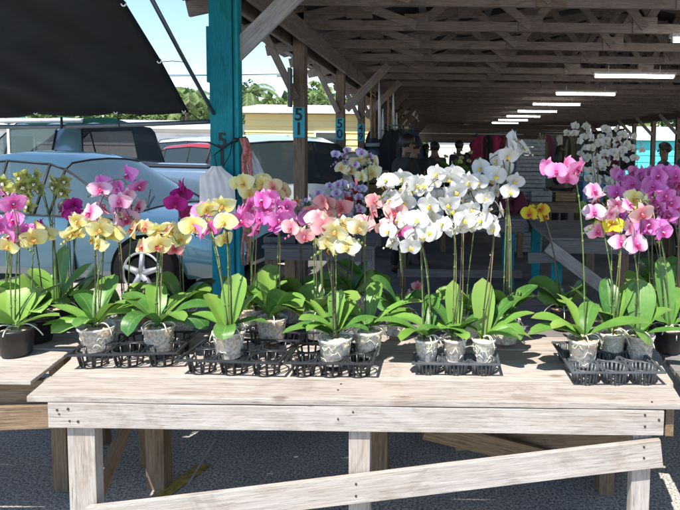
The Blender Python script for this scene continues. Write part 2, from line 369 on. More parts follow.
def lip_mesh(key):
    pm, lm, shape, s = FM[key]; mb = MB()
    def lobe(ang, L0, w, up):
        ca, sa = math.cos(ang), math.sin(ang)
        def fn(u, v):
            vv = v * 2 - 1; ww = w * .5 * math.sin(math.pi * min(1, .12 + .86 * u)) ** .7
            x = L0 * u * .75; y = ww * vv; z = .003 + up * math.sin(u * 2.2) + .3 * ww * vv * vv
            return (x * ca - y * sa, x * sa + y * ca, z)
        mb.grid(fn, 4, 4, 0)
    lobe(R(270), .020 * s, .013 * s, .011 * s); lobe(R(235), .011 * s, .010 * s, .012 * s); lobe(R(305), .011 * s, .010 * s, .012 * s)
    mb.blob((0, .001, .006 * s), .0042 * s, (.8, .8, 1.5), 6, 4, 1)
    return mb.mesh('lip', [lm, pm if key != 'magenta' else LP['white']])
for _k in FM: FM[_k] = FM[_k][:3] + (FM[_k][3] * 1.1,)
FL = {k: ([flower_mesh(k, i) for i in range(4)], lip_mesh(k)) for k in FM}

def leaf_mesh(az, el, L0, Wd, droop, twist=0, light=False, base=(0, 0, 0)):
    L0 *= 1.16; Wd *= 1.26
    az = R(az); p = Vector(base); pts = []; n = 10
    for i in range(n + 1):
        t = i / n; e = R(el) - R(droop) * (t ** 1.4)
        d = Vector((math.cos(az) * math.cos(e), math.sin(az) * math.cos(e), math.sin(e))); pts.append((p.copy(), d)); p += d * L0 / n
    side0 = Vector((-math.sin(az), math.cos(az), 0)); ph = random.uniform(0, 6.28); wav = random.uniform(.01, .03)
    def fn(u, v):
        i = min(n, int(round(u * n))); P, d = pts[i]; vv = v * 2 - 1
        s = Matrix.Rotation(R(twist) * u + R(twist) * .3, 3, d) @ side0; nrm = d.cross(s) * -1
        if nrm.z < 0 and abs(twist) < 30: nrm = -nrm
        w = Wd * .5 * max(.015, min(1, .34 + 1.5 * u - .75 * u * u) * (1 - max(0, (u - .55) / .45) ** 2.6) ** .5)
        return P + s * (w * vv) + nrm * (abs(vv) ** 1.3 * w * (.42 - .25 * u) + wav * Wd * math.sin(u * 9 + ph) * vv)
    mb = MB(); mb.grid(fn, n, 6)
    me = mb.mesh('leaf', M['leaf_light'] if light else M['leaf']); return me

POTP = {}
def pot_parts(root, kind, r, h):
    body = {'clear': 'clear', 'cup': 'frost', 'black': 'blackpot', 'frost': 'frost'}[kind]
    mb = MB(); mb.lathe([(.001, .002), (r * .74, .002), (r * .77, .006), (r * .95, h * .9), (r, h * .9), (r * 1.04, h * .93), (r * 1.04, h), (r * .98, h), (r * .96, h * .93)], 26)
    if kind == 'black':
        pass
    mb.build('pot', M[body], root)
    md = MB(); md.lathe([(.001, .008), (r * .7, .008), (r * .78, h * .45), (r * .88, h * .86), (r * .5, h * .93), (.001, h * .95)], 22, jit=.03)
    for k in range(26):
        a = random.uniform(0, 6.28); q = random.uniform(0, r * .85)
        md.blob((q * math.cos(a), q * math.sin(a), h * .91), random.uniform(.006, .011), (1.3, .8, .6), 5, 3, 0, .2)
    if kind != 'black':
        rt = MB()
        for k in range(16):
            a = random.uniform(0, 6.28); z1 = random.uniform(.2, .85) * h; pts = []
            for q in range(6):
                zz = z1 + math.sin(q * 1.3 + a) * .012; zz = max(.01, min(h * .9, zz)); rr = r * (.745 + .2 * zz / h); pts.append((rr * math.cos(a + q * .18), rr * math.sin(a + q * .18), zz)); z1 += random.uniform(-.014, .010)
            rt.tube(pts, .0028, 4)
        rt.build('roots', M['root'], root)
    md.build('growing_medium', M['bark' if random.random() < .6 else 'moss'], root)
def bez(p0, p1, p2, p3, n):
    out = []
    for i in range(n + 1):
        t = i / n; out.append(p0 * (1 - t) ** 3 + p1 * 3 * t * (1 - t) ** 2 + p2 * 3 * t * t * (1 - t) + p3 * t ** 3)
    return out
ncount = [0]
def orchid(px, D, z0, kind, leaves, spikes, label, group, r=.066, h=.108, cat='potted orchid', ls=1.0, roots=True, lightp=.38):
    """leaves: int (random) or list; spikes: (type, n, cx, cy, rx, ry[, dD])"""
    b = at(px, 300, D); base = Vector((b.x, D, z0 + (.016 if kind != 'black' and z0 < .75 and group == GO else 0)))
    # keep the pot where its own column of the picture is at its base height
    for _ in range(4):
        t = at(px, 340, D); base.x = t.x
    root = thing('potted_orchid', label, cat, base, group)
    pot_parts(root, kind, r, h)
    if isinstance(leaves, int):
        a0 = random.uniform(-35, 35); L2 = []
        for k in range(leaves):
            side = 180 * (k % 2); q = k // 2
            L2.append((a0 + side + random.uniform(-38, 38), 72 - q * 12 + random.uniform(-14, 14), random.uniform(.12, .20) * ls, random.uniform(.068, .10) * ls, random.uniform(20, 135), random.uniform(-48, 48), random.random() < lightp))
        leaves = L2
    if r < .12:
        for k in range(1): leaves = leaves + [(random.uniform(0, 360), random.uniform(10, 60), random.uniform(.10, .19) * ls, random.uniform(.05, .08) * ls, random.uniform(40, 150), random.uniform(-50, 50), random.random() < .15)]
    for k, lf in enumerate(leaves):
        az, el, L0, Wd, dr = lf[:5]; tw = lf[5] if len(lf) > 5 else 0; lt = lf[6] if len(lf) > 6 else False
        child('leaf', leaf_mesh(az, el, L0, Wd, dr, tw, lt, (0.008 * math.cos(R(az)), .008 * math.sin(R(az)), h * .95 + .004 * k)), root)
    if roots:
        mb = MB()
        for k in range(5):
            a = random.uniform(0, 6.28); p0 = Vector((0, 0, h * 1.02)); q = Vector((math.cos(a), math.sin(a), 0))
            mb.tube(bez(p0, p0 + q * r * .5 + Vector((0, 0, .025)), q * r * 1.0 + Vector((0, 0, h + .02)), q * r * random.uniform(.8, 1.5) + Vector((0, 0, h * random.uniform(.6, 1.0))), 8), .0026, 5)
        mb.build('aerial_roots', M['root'], root)
    for sp in spikes:
        key, n, cx, cy, rx, ry = sp[:6]; dD = sp[6] if len(sp) > 6 else 0
        fm, lm = FL[key]; size = FM[key][3]
        Df = D + dD
        cen = at(cx, cy, Df) - base; mpp = Df / F; RX, RY = rx * mpp, ry * mpp
        side = 1 if cen.x > 0 else -1
        top = cen + Vector((-side * RX * .2, 0, RY * .55)); end = cen + Vector((side * RX * .7, -.03, -RY * .4))
        s0 = Vector((random.uniform(-.02, .02), random.uniform(-.02, .02), h * .9))
        st = bez(s0, s0 + Vector((cen.x * .12, cen.y * .2, cen.z * .45)), Vector((cen.x - side * RX * .9, cen.y, top.z - RY)), top, 12)
        hd = bez(top, top + Vector((side * RX * .3, -.01, RY * .2)), end + Vector((0, 0, RY * .4)), end, 6)
        path = st + hd[1:]
        mb = MB(); rad = [.0032 - .0017 * i / len(path) for i in range(len(path))]
        mb.tube(path, rad, 6)
        for i in range(2, 11, 3): mb.blob(path[i], .0048, (1, 1, 1.6), 6, 4)      # nodes
        # flowers
        pos = []
        for k in range(n):
            best = None; bd = -1
            for _ in range(24):
                a = random.uniform(0, 6.28); q = math.sqrt(random.random())
                c = Vector((cen.x + RX * q * math.cos(a), cen.y + random.uniform(-.045, .045), cen.z + RY * q * math.sin(a)))
                d = min([(c - o).length for o in pos] or [9])
                if d > bd: bd = d; best = c
            pos.append(best)
        for k, c in enumerate(pos):
            att = min(path[8:], key=lambda q: (q - c).length + max(0, q.z - c.z - .02) * .2)
            yaw = random.gauss(0, 34) + (c.x - cen.x) / (RX + 1e-3) * 22; pit = random.gauss(-6, 20)
            if random.random() < .17: yaw += random.choice((-75, 75))
            fd = Vector((math.sin(R(yaw)), -math.cos(R(yaw)) * math.cos(R(pit)), math.sin(R(pit))))
            up = Vector((random.gauss(0, .16), 0, 1))
            Mx = Matrix.Translation(c) @ look(fd, up) @ Matrix.Scale(random.uniform(.86, 1.12), 4)
            f = child('flower', random.choice(fm), root, Mx)
            child('lip', lm, f)
            mb.tube(bez(att, att + Vector((0, .0, .012)), c - fd * .02 + Vector((0, 0, .006)), c - fd * .003, 4), .0012, 4)
        if random.random() < .6:
            for k in range(3):
                q = end + Vector((side * (.012 + k * .013), -.004, -.004 - k * .01)); mb.blob(q, .0065 - k * .0012, (1, .9, 1.2), 6, 5, 1)
                mb.tube([end, q], .0012, 4)
        mb.build('flower_stem', [M['stem'] if random.random() < .6 else M['stem_dark'], FM[key][0] if random.random() < .5 else M['stem']], root)
        if n > 2 and random.random() < .75:
            q = path[9]; sk = MB(); sk.tube([s0 + Vector((.012, .006, -.05)), Vector((path[6].x + .006, path[6].y + .004, path[6].z)), Vector((q.x + .004, q.y + .004, q.z + .01))], .0022, 5)
            c = path[6]; sk.tube([c + Vector((.008, .004, .004)), c + Vector((-.006, .004, .004))], .003, 5)
            sk.build('stake', M['stake'] if random.random() < .6 else M['stem_dark'], root)
    return root

# ------------------------------------------------------------------ ground
def ground_mat():
    m, nt, p, N, L = mat('worn_asphalt')
    tc = N.new('ShaderNodeTexCoord')
    n = N.new('ShaderNodeTexNoise'); n.inputs['Scale'].default_value = 85; n.inputs['Detail'].default_value = 6; L.new(tc.outputs['Object'], n.inputs['Vector'])
    n2 = N.new('ShaderNodeTexNoise'); n2.inputs['Scale'].default_value = 1.3; n2.inputs['Detail'].default_value = 7; L.new(tc.outputs['Object'], n2.inputs['Vector'])
    v = N.new('ShaderNodeTexVoronoi'); v.inputs['Scale'].default_value = 95; L.new(tc.outputs['Object'], v.inputs['Vector'])
    r = N.new('ShaderNodeValToRGB'); e = r.color_ramp.elements; e[0].position = .36; e[0].color = (.15, .144, .135, 1); e[1].position = .64; e[1].color = (.60, .575, .53, 1); L.new(n.outputs['Fac'], r.inputs['Fac'])
    rp = N.new('ShaderNodeValToRGB'); rp.color_ramp.elements[0].position = .1; rp.color_ramp.elements[0].color = (.42, .41, .39, 1); rp.color_ramp.elements[1].position = .22; rp.color_ramp.elements[1].color = (0, 0, 0, 1); L.new(v.outputs['Distance'], rp.inputs['Fac'])
    ad = N.new('ShaderNodeMix'); ad.data_type = 'RGBA'; ad.blend_type = 'ADD'; ad.inputs['Factor'].default_value = .45; L.new(r.outputs['Color'], ad.inputs['A']); L.new(rp.outputs['Color'], ad.inputs['B'])
    r2 = N.new('ShaderNodeValToRGB'); r2.color_ramp.elements[0].position = .35; r2.color_ramp.elements[0].color = (.65, .65, .68, 1); r2.color_ramp.elements[1].position = .65; r2.color_ramp.elements[1].color = (1.15, 1.12, 1.08, 1); L.new(n2.outputs['Fac'], r2.inputs['Fac'])
    mx = N.new('ShaderNodeMix'); mx.data_type = 'RGBA'; mx.blend_type = 'MULTIPLY'; mx.inputs['Factor'].default_value = 1; L.new(ad.outputs['Result'], mx.inputs['A']); L.new(r2.outputs['Color'], mx.inputs['B'])
    L.new(mx.outputs['Result'], p.inputs['Base Color']); p.inputs['Roughness'].default_value = .9
    b = N.new('ShaderNodeBump'); b.inputs['Strength'].default_value = .8; b.inputs['Distance'].default_value = .006; L.new(n.outputs['Fac'], b.inputs['Height']); L.new(b.outputs['Normal'], p.inputs['Normal'])
    return m
g = MB(); g.v = [Vector(p) for p in ((-300, -60, 0), (300, -60, 0), (300, 500, 0), (-300, 500, 0))]; g.face((0, 1, 2, 3)); struct('ground', g, ground_mat())
g = MB(); a = atz(160, 497, .004); b_ = atz(186, 478, .004); c_ = atz(205, 464, .004)
def strip(p, q, w, z=.004):
    d = (q - p).normalized(); s = Vector((-d.y, d.x, 0)) * w; i = len(g.v)
    g.v += [Vector((v.x, v.y, z)) for v in (p - s, q - s, q + s, p + s)]; g.face((i, i + 1, i + 2, i + 3))
strip(a, c_, .035); struct('painted_line', g, simple('faded_yellow_paint', (.42, .32, .07), .8, var=.5, scale=30)); g = MB(); strip(atz(188, 486, 0), atz(216, 440, 0), .006, .008); struct('chalk_line', g, simple('chalk', (.5, .5, .5), .9))
g = MB(); g.v = [Vector(p) for p in ((-1.9, 5.6, .004), (8.9, 5.6, .004), (8.9, 34.5, .004), (-1.9, 34.5, .004))]; g.face((0, 1, 2, 3)); struct('hall_floor_shade', g, simple('floor_shade_dark', (.13, .125, .125), .85, var=.35, scale=3, bump=.2))  # dark sheet added over the asphalt to deepen the shade inside the hall

# ------------------------------------------------------------------ market hall
X0, X1 = -1.56, 8.4; RIDGE = (X0 + X1) / 2; YA, YB = 1.55, 34.0; ZH = 2.82; EA = -2.3; EB = 9.2; SL = .22
def zr(x): return 3.08 + SL * (min(x - X0, X1 - x))
hall = thing('market_hall', 'long open-sided wooden market hall with trussed metal roof on numbered posts', 'market hall', (X0, 4.4, 0))
# roof: two corrugated slopes made of overlapping sheets
def slope(x_e, x_r):
    mb = MB(); n = int((YB - YA) / .038)
    b = len(mb.v)
    for i in range(n + 1):
        y = YA + (YB - YA) * i / n; dz = .009 * math.cos(i * math.pi); sh = .03 * (int(i / 22) % 2)
        ej = random.Random(i // 22).uniform(-.10, .06) * (1 if x_e < x_r else -1)
        for (x, dd) in ((x_e + ej, 0), (x_r, 0)):
            mb.v.append(Vector((x, y, zr(x) + dz + sh)))
    for i in range(n):
        q = b + i * 2; mb.face((q, q + 1, q + 3, q + 2))
    mb.build('roof_slope', M['roof'], hall, world=True)
slope(EA, RIDGE + .02); slope(EB, RIDGE - .02)
def beam(mb, p, q, w, h, m=0):
    p = Vector(p); q = Vector(q); d = q - p; L0 = d.length; x = d.normalized(); up = Vector((0, 0, 1))
    if abs(x.z) > .98: up = Vector((0, 1, 0))
    y = up.cross(x).normalized(); z = x.cross(y)
    Mx = Matrix((x, y, z)).transposed().to_4x4(); Mx.translation = (p + q) / 2
    mb.obox(Mx, L0, w, h, m)
def board(name, p, q, w, h, mt, parent, bevel=.002, roll=0):
    p = Vector(p); q = Vector(q); d = q - p; x = d.normalized(); up = Vector((0, 0, 1))
    if abs(x.z) > .98: up = Vector((0, 1, 0))
    y = up.cross(x).normalized(); z = x.cross(y)
    Mx = Matrix((x, y, z)).transposed().to_4x4() @ Matrix.Rotation(R(roll), 4, 'X')
    mb = MB(); n = max(2, int(d.length / .25)); rr = random.Random(hash((round(p.x, 3), round(q.y, 3), name)) & 0xffff if False else int(abs(p.x * 977 + q.y * 331 + q.z * 71) * 10))
    b = 0
    for i in range(n + 1):
        t = -.5 + i / n; j1, j2 = rr.uniform(-.0015, .0015), rr.uniform(-.0015, .0015)
        mb.v += [Vector((t * d.length, -w / 2, -h / 2 + j1)), Vector((t * d.length, w / 2, -h / 2 + j1)), Vector((t * d.length, w / 2, h / 2 + j2)), Vector((t * d.length, -w / 2, h / 2 + j2))]
    for i in range(n):
        for k in range(4):
            k2 = (k + 1) % 4; mb.face((i * 4 + k, i * 4 + k2, i * 4 + 4 + k2, i * 4 + 4 + k))
    mb.face((0, 3, 2, 1)); e = n * 4; mb.face((e, e + 1, e + 2, e + 3))
    # outward normals
    o = bpy.data.objects.new(name, mb.mesh(name, mt)); C.objects.link(o)
    if parent is not None:
        o.parent = parent; Mx.translation = (p + q) / 2 - wloc(parent)
    else: Mx.translation = (p + q) / 2
    o.matrix_local = Mx
    if bevel:
        bv = o.modifiers.new('bevel', 'BEVEL'); bv.width = bevel; bv.segments = 2; bv.limit_method = 'ANGLE'
    return o
# truss
tm = MB(); zc = 2.90
def trs(p, q, w=.04, h=.1, dy=0): beam(tm, (p[0], dy, p[1]), (q[0], dy, q[1]), w, h)
hz = lambda x: zr(x) - .13
trs((X0 - .1, zc), (X1 + .1, zc), .042, .10)
trs((EA + .05, hz(EA + .05)), (RIDGE, hz(RIDGE)), .042, .13, .001); trs((EB - .05, hz(EB - .05)), (RIDGE, hz(RIDGE)), .042, .13, -.001)
pts_b = [X0 + .05 + i * (X1 - X0 - .1) / 8 for i in range(9)]
for i in range(8):
    a = pts_b[i]; b = pts_b[i + 1]; m_ = (a + b) / 2
    if i > 0: trs((a, zc), (m_, hz(m_) + .02), .03, .09, .036)
    if i < 7: trs((m_, hz(m_) + .02), (b, zc), .03, .09, -.036)
for x in pts_b[1:-1]:
    tm.box(x - .13, x + .13, -.034, .034, zc - .05, zc + .12)
for i in range(8):
    x = (pts_b[i] + pts_b[i + 1]) / 2; tm.box(x - .14, x + .14, -.034, .034, hz(x) - .12, hz(x) + .07)
# grain must follow the chord: local x
tme = tm.mesh('truss', W['truss'], (0, 0, 0))
tr = []
k = 0; y = YA + .25
while y < YB - .1:
    o = child('truss', tme, hall, Matrix.Translation(Vector((random.uniform(-.02, .02), y, random.uniform(-.012, .012))) - wloc(hall)) @ Matrix.Rotation(R(random.uniform(-.12, .12)), 4, 'Y')); y += 1.2
# purlins along the slopes
for x in [EA + .12, X0 - .25, X0 + .5, X0 + 1.3, X0 + 2.2, X0 + 3.1, X0 + 4.0, X0 + 4.8, X1 - 4.0, X1 - 3.1, X1 - 2.2, X1 - 1.3, X1 - .5, X1 + .6]:
    mb = MB(); beam(mb, (x, YA + .02, zr(x) - .040), (x, YB - .02, zr(x) - .040), .09, .04); mb.build('purlin', W['grey'], hall, world=True)
for x in (X0, X1):
    for s in (-1, 1):
        mb = MB(); beam(mb, (x + s * .105, YA + .05, ZH - .04), (x + s * .105, YB - .05, ZH - .04), .045, .20); mb.build('header_beam', wood('header_wood', (.27, .23, .2), (.12, .1, .09), axis='Y') if 'hw' not in W else W['hw'], hall, world=True)
# font digits as mesh
def text_mesh(s, size, depth=.002):
    cu = bpy.data.curves.new('t', 'FONT'); cu.body = s; cu.size = size; cu.align_x = 'CENTER'; cu.align_y = 'CENTER'; cu.extrude = depth; cu.offset = size * .018
    o = bpy.data.objects.new('t', cu); C.objects.link(o); dg = bpy.context.evaluated_depsgraph_get(); dg.update()
    me = bpy.data.meshes.new_from_object(o.evaluated_get(dg)); vs = [v.co.copy() for v in me.vertices]; fs = [tuple(p.vertices) for p in me.polygons]
    bpy.data.objects.remove(o); bpy.data.curves.remove(cu); bpy.data.meshes.remove(me); return vs, fs
def add_text(mb, s, size, Mx, m):
    vs, fs = text_mesh(s, size); b = len(mb.v); mb.v += [Mx @ v for v in vs]
    for f in fs: mb.face([b + i for i in f], m)
def numpanel(parent, x, yf, zc_, w, h, s, size, mt, gap, panel=True):
    mb = MB()
    if panel: mb.box(x - w / 2, x + w / 2, yf - .006, yf - .0005, zc_ - h / 2, zc_ + h / 2, 0)
    for i, ch in enumerate(s):
        Mx = Matrix.Translation((x, yf - .008, zc_ + gap * (.5 - i))) @ Matrix.Rotation(R(90), 4, 'X')
        add_text(mb, ch, size, Mx, 1)
    mb.build('number_panel', [mt, M['black']], parent, world=True)
# teal front post
TY = 4.4
def post_mesh(x, y, parts, name, mt, label=None):
    mb = MB()
    for (x0, x1, y0, y1, z0, z1) in parts: mb.box(x + x0, x + x1, y + y0, y + y1, z0, z1)
    o = mb.build(name, mt, hall, world=True, bevel=.004)
    if label: o['label'] = label
    return o
tp = post_mesh(X0, TY, [(-.115, .05, -.045, .05, 0, 3.12), (.052, .074, -.03, .05, 0, 3.0), (.076, .098, -.06, .03, 0, 2.9), (-.145, -.117, -.02, .03, 2.05, 2.45)], 'post', W['teal'], 'teal painted front post marked 51 in black')
mb = MB()
for i, ch in enumerate('51'):
    add_text(mb, ch, .15, Matrix.Translation(Vector((at(224.5, 141 + i * 17, TY).x, TY - .048, at(224.5, 141 + i * 17, TY).z))) @ Matrix.Rotation(R(90), 4, 'X'), 0)
mb.build('painted_number', M['black'], tp, world=True)
# diagonal brace at the front post
a = at(222, 66, TY + .0); b = at(312, -22, TY + .0)
board('knee_brace', a, b, .035, .135, W['brace'], hall)
nums = {6.66: '51', 9.3: '50', 11.7: '49', 14.1: '48', 16.5: '47'}
k = 0
for y in [1.6, 6.66, 9.3, 11.7, 14.1, 16.5, 19, 21.4, 23.9, 26.3, 28.8, 31.2, 33.5]:
    if y > 2:
        p = post_mesh(X0, y, [(-.062, .062, -.08, .08, 0, 3.1)], 'post', W['post'])
        if y in nums: numpanel(p, X0, y - .08, 1.61 + .24 if y < 7 else 1.85, .128, .33, nums[y], .19, M['teal_panel'], .155)
        if y > 7: board('knee_brace', (X0 + .1, y - .12, 2.15), (X0 + .75, y - .12, 2.82), .04, .12, W['truss'], hall)
        board('knee_brace', (X0 - .02, y - .11, 2.1), (X0 - .42, y - .11, 2.92), .03, .08, W['truss'], hall)
    post_mesh(X1, y if y > 2 else 4.2, [(-.08, .08, -.08, .08, 0, 3.1)], 'post', W['post'])
    board('knee_brace', (X1 - .1, (y if y > 2 else 4.2) - .12, 2.15), (X1 - .75, (y if y > 2 else 4.2) - .12, 2.82), .04, .12, W['truss'], hall)
# small grey board nailed beside post 51
board('nailed_board', at(290, 68, 6.5), at(290, 107, 6.5), .03, .10, W['grey'], hall)

# boarding at the far gable and dark sheets added to darken the far sides
mb = MB()
for i in range(9): mb.box(X0, X1, YB - .02 + .012 * (i % 2), YB + .01 + .012 * (i % 2), 1.80 + i * .26, 2.058 + i * .26)
mb.build('gable_boarding', W['truss'], hall, world=True)
shm = simple('black_darkening_sheet', (.02, .022, .028), .8, var=.4, scale=3)
def sheet(label, x, y0, y1, z0, z1):
    t = thing('darkening_sheet', label, 'sheet', (x, y0, 0), 'sheets added to darken the hall sides'); m_ = MB()
    m_.grid(lambda u, v: (x + .05 * math.sin(u * (y1 - y0) * 4) * (1 - v * .6) + .02 * math.sin(v * 9 + u * 31), y0 + (y1 - y0) * u, z0 + (z1 - z0) * v + .03 * math.sin(u * 17) * (1 - v)), 120, 10)
    o = m_.build('fabric', shm, t, world=True); o.modifiers.new('s', 'SOLIDIFY').thickness = .003
sheet('added black sheet darkening the left side of the hall beyond post 49', X0 + .22, 12.2, 33.4, .25, 2.7)
sheet('added dark sheet darkening the far right side of the hall', X1 - .22, 27, 33.4, .25, 2.5)
# fluorescent lights
emi = bpy.data.materials.new('lit_tube'); emi.use_nodes = True
p = emi.node_tree.nodes['Principled BSDF']; p.inputs['Emission Color'].default_value = (1, .97, .9, 1); p.inputs['Emission Strength'].default_value = 8; p.inputs['Base Color'].default_value = (.9, .9, .9, 1)
words = ['nearest fluorescent lamp, at the right edge under the roof trusses', 'second fluorescent lamp from the front, longest one fully in view', 'third fluorescent lamp from the front under the trusses', 'fourth fluorescent lamp from the front under the trusses', 'fifth fluorescent lamp from the front in the receding row', 'sixth fluorescent lamp from the front, third from the far end of the row', 'seventh fluorescent lamp, next to last in the receding row', 'farthest and smallest fluorescent lamp of the receding row']
lt0 = None
for k in range(8):
    loc = (2.95, 6.2 + 3.13 * k, 2.715)
    if k == 0:
        lt0 = thing('fluorescent_lamp', words[0], 'lamp', loc, 'fluorescent lamps under the roof')
        MB().box(-.63, .63, -.05, .05, .025, .06).build('housing', M['white_metal'], lt0)
        MB().tube([(-.6, 0, 0), (.6, 0, 0)], .024, 10).build('tube', emi, lt0)
        m_ = MB(); m_.box(-.62, -.6, -.02, .02, -.02, .03); m_.box(.6, .62, -.02, .02, -.02, .03); m_.box(-.4, -.39, -.004, .004, .06, .16); m_.box(.39, .4, -.004, .004, .06, .16); m_.build('bracket', M['white_metal'], lt0)
    else:
        o = copy_tree(lt0); o.location = loc; o['label'] = words[k]

# ------------------------------------------------------------------ front bench
ZT = .717
bench = thing('display_bench', 'pale weathered plank bench with diagonal front board, full width in the foreground', 'bench', (-.3, 2.4, 0))
def planks(name, rows, z, th, parent, mt, ends, gap=.009):
    """rows: list of y edges; ends(y)->(xl,xr)"""
    mb = MB(); rnd = random.Random(int(z * 1000) + len(rows))
    for i in range(len(rows) - 1):
        y0, y1 = rows[i] + gap / 2, rows[i + 1] - gap / 2; n = 24; dz = rnd.uniform(-.003, .003) if i else 0
        (a0, b0), (a1, b1) = ends(y0), ends(y1); ja, jb = rnd.uniform(-.008, .008), rnd.uniform(-.008, .008)
        bi = len(mb.v)
        for k in range(n + 1):
            t = k / n; w1 = rnd.uniform(-.002, .002) + .0015 * math.sin(k * .9 + i); w2 = rnd.uniform(-.002, .002) + .0015 * math.sin(k * .7 + i * 2); s = rnd.uniform(-.0012, .0012)
            xa = a0 + ja + (b0 + jb - a0 - ja) * t; xb = a1 + ja + (b1 + jb - a1 - ja) * t
            mb.v += [Vector((xa, y0 + w1, z - th + dz)), Vector((xa, y0 + w1, z + dz + s)), Vector((xb, y1 + w2, z + dz + s * .5)), Vector((xb, y1 + w2, z - th + dz))]
        for k in range(n):
            for q in range(4):
                q2 = (q + 1) % 4; mb.face((bi + k * 4 + q, bi + k * 4 + 4 + q, bi + k * 4 + 4 + q2, bi + k * 4 + q2))
        mb.face((bi, bi + 1, bi + 2, bi + 3)); e = bi + n * 4; mb.face((e + 3, e + 2, e + 1, e))
    o = mb.build(name, mt, parent, world=True)
    bv = o.modifiers.new('bevel', 'BEVEL'); bv.width = .0025; bv.segments = 2; bv.limit_method = 'ANGLE'
    return o
FY = 2.045
planks('tabletop', [FY, 2.235, 2.43, 2.59, 2.78], ZT, .022, bench, W['bench'], lambda y: (-1.447 - (y - FY) * .2, .868 + (y - FY) * .135))
A0 = at(47, 410, FY).x; A1 = at(664.5, 420, FY).x
board('apron', (A0, FY + .014, ZT - .024 - .046), (A1, FY + .014, ZT - .024 - .046), .022, .090, W['apron'], bench)
def legx(px): return (px - 441) / F * (FY + .04)
LEGY = FY + .052
for (c, w) in ((82, .098), (359.5, .076), (640.5, .066)):
    x = atz(c, 440, .6).x if False else at(c, 440 if c < 600 else 480, LEGY - .02).x
    board('leg', (x, LEGY, 0), (x, LEGY, ZT - .024), w, .05, W['apron'], bench)
# (front stretcher board)
p1 = at(90, 520, FY + .004); p2 = at(661, 452, FY + .004)
board('diagonal_board', p1, p2, .022, .101, W['apron'], bench)
p = at(663, 447, 2.18); board('side_rail', (p.x - .012, FY + .05, ZT - .09), (p.x + .02, 2.70, ZT - .09), .03, .10, W['brown'], bench)
p = at(56, 447, 2.18); board('side_rail', (p.x + .03, FY + .08, ZT - .07), (p.x - .01, 2.70, ZT - .07), .03, .09, W['brown'], bench)
for (c, w, yy) in ((65, .07, 2.70), (159, .085, 2.72), (380, .075, 2.72), (605, .07, 2.72)):
    x = at(c, 460, yy).x; board('leg', (x, yy, 0), (x, yy, ZT - .024), w, .085, W['brown'], bench)
board('rear_rail', (-1.45, 2.74 + .035, ZT - .075), (.85, 2.74 + .035, ZT - .075), .03, .09, W['brown'], bench)
board('leg_brace', at(126, 424, 2.45), at(99, 492, 2.2), .03, .07, W['brown'], bench)
board('cross_brace', at(425, 428, 2.5), at(560, 462, 2.64), .03, .085, W['brown'], bench)
board('cross_brace', at(455, 440, 2.66), at(630, 436, 2.66), .03, .085, W['brown'], bench)
# nail heads
NM = simple('rusty_nail', (.05, .03, .025), .7)
def nail(q, d, r_=.0042):
    mb = MB(); mb.tube([q + d * -.001, q + d * .0018], r_, 8); mb.build('nail', NM, bench, world=True)
for (px, py) in ((57, 410), (68, 409), (69.5, 421), (78, 421.5), (59, 414), (338, 419), (353, 412), (645, 415), (659, 420), (645, 426.5)): nail(at(px, py, FY + .002), Vector((0, -1, 0)), random.uniform(.003, .0046))
for (px, py) in ((644, 447), (644, 458), (356, 484), (356, 496)): nail(at(px, py, FY - .0075), Vector((0, -1, 0)))
for (px, py) in ((316, 376), (341, 384), (338, 390), (652, 402)): nail(atz(px, py, ZT + .001), Vector((0, 0, 1)), .0036)

# back bench in the shade
def rough_bench(label, x0, x1, y0, y1, z, top, legs, leg_mat, group='wooden benches', rail=None, nb=4, th=.025, apron=.08, legw=.08):
    t = thing('wooden_bench', label, 'bench', ((x0 + x1) / 2, (y0 + y1) / 2, 0), group)
    rows = [y0 + (y1 - y0) * i / nb for i in range(nb + 1)]
    planks('tabletop', rows, z, th, t, top, lambda y: (x0, x1))
    board('apron', (x0 + .02, y0 + .015, z - th - .002 - apron / 2), (x1 - .02, y0 + .015, z - th - .002 - apron / 2), .022, apron, top, t)
    board('rear_apron', (x0 + .02, y1 - .015, z - th - .002 - apron / 2), (x1 - .02, y1 - .015, z - th - .002 - apron / 2), .022, apron, top, t)
    for i, f in enumerate(legs):
        x = x0 + .06 + (x1 - x0 - .12) * f
        for yy in (y0 + .07, y1 - .07):
            board('leg', (x, yy, 0), (x, yy, z - th - .002), legw, .06, leg_mat[i % len(leg_mat)], t)
    if rail is not None:
        board('lower_rail', (x0 + .03, y0 + .025, rail), (x1 - .03, y0 + .025, rail), .022, .09, top, t)
    return t
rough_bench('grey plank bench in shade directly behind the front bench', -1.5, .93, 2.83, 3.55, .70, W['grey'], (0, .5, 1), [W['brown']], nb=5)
# left neighbour bench (planks overlap the front bench)
lb = thing('wooden_bench', 'pale plank bench at left edge whose ragged board ends overlap the front bench', 'bench', (-2.0, 2.5, 0), 'wooden benches')
planks('tabletop', [2.13, 2.3, 2.47, 2.6, 2.78, 2.93], .737, .015, lb, W['bench'], lambda y: (-3.4, -1.475 - (y - 2.08) * .16), gap=.0012)
board('apron', (-3.3, 2.20, .66), (-1.43, 2.22, .66), .03, .10, W['brown'], lb)
board('lower_rail', (-3.3, 2.16, .50), (-1.40, 2.19, .585), .03, .09, W['brown'], lb)
for x in (-3.2, -2.2): board('leg', (x, 2.27, 0), (x, 2.27, .72), .08, .07, W['brown'], lb)
for x in (-3.2, -1.75): board('leg', (x, 2.85, 0), (x, 2.85, .72), .08, .07, W['brown'], lb)
# bench farther back left with light planks
rough_bench('sunlit pinkish plank bench behind the black pots at far left', -3.6, -1.75, 3.05, 3.65, .74, W['bench'], (0, 1), [W['brown']], nb=4)
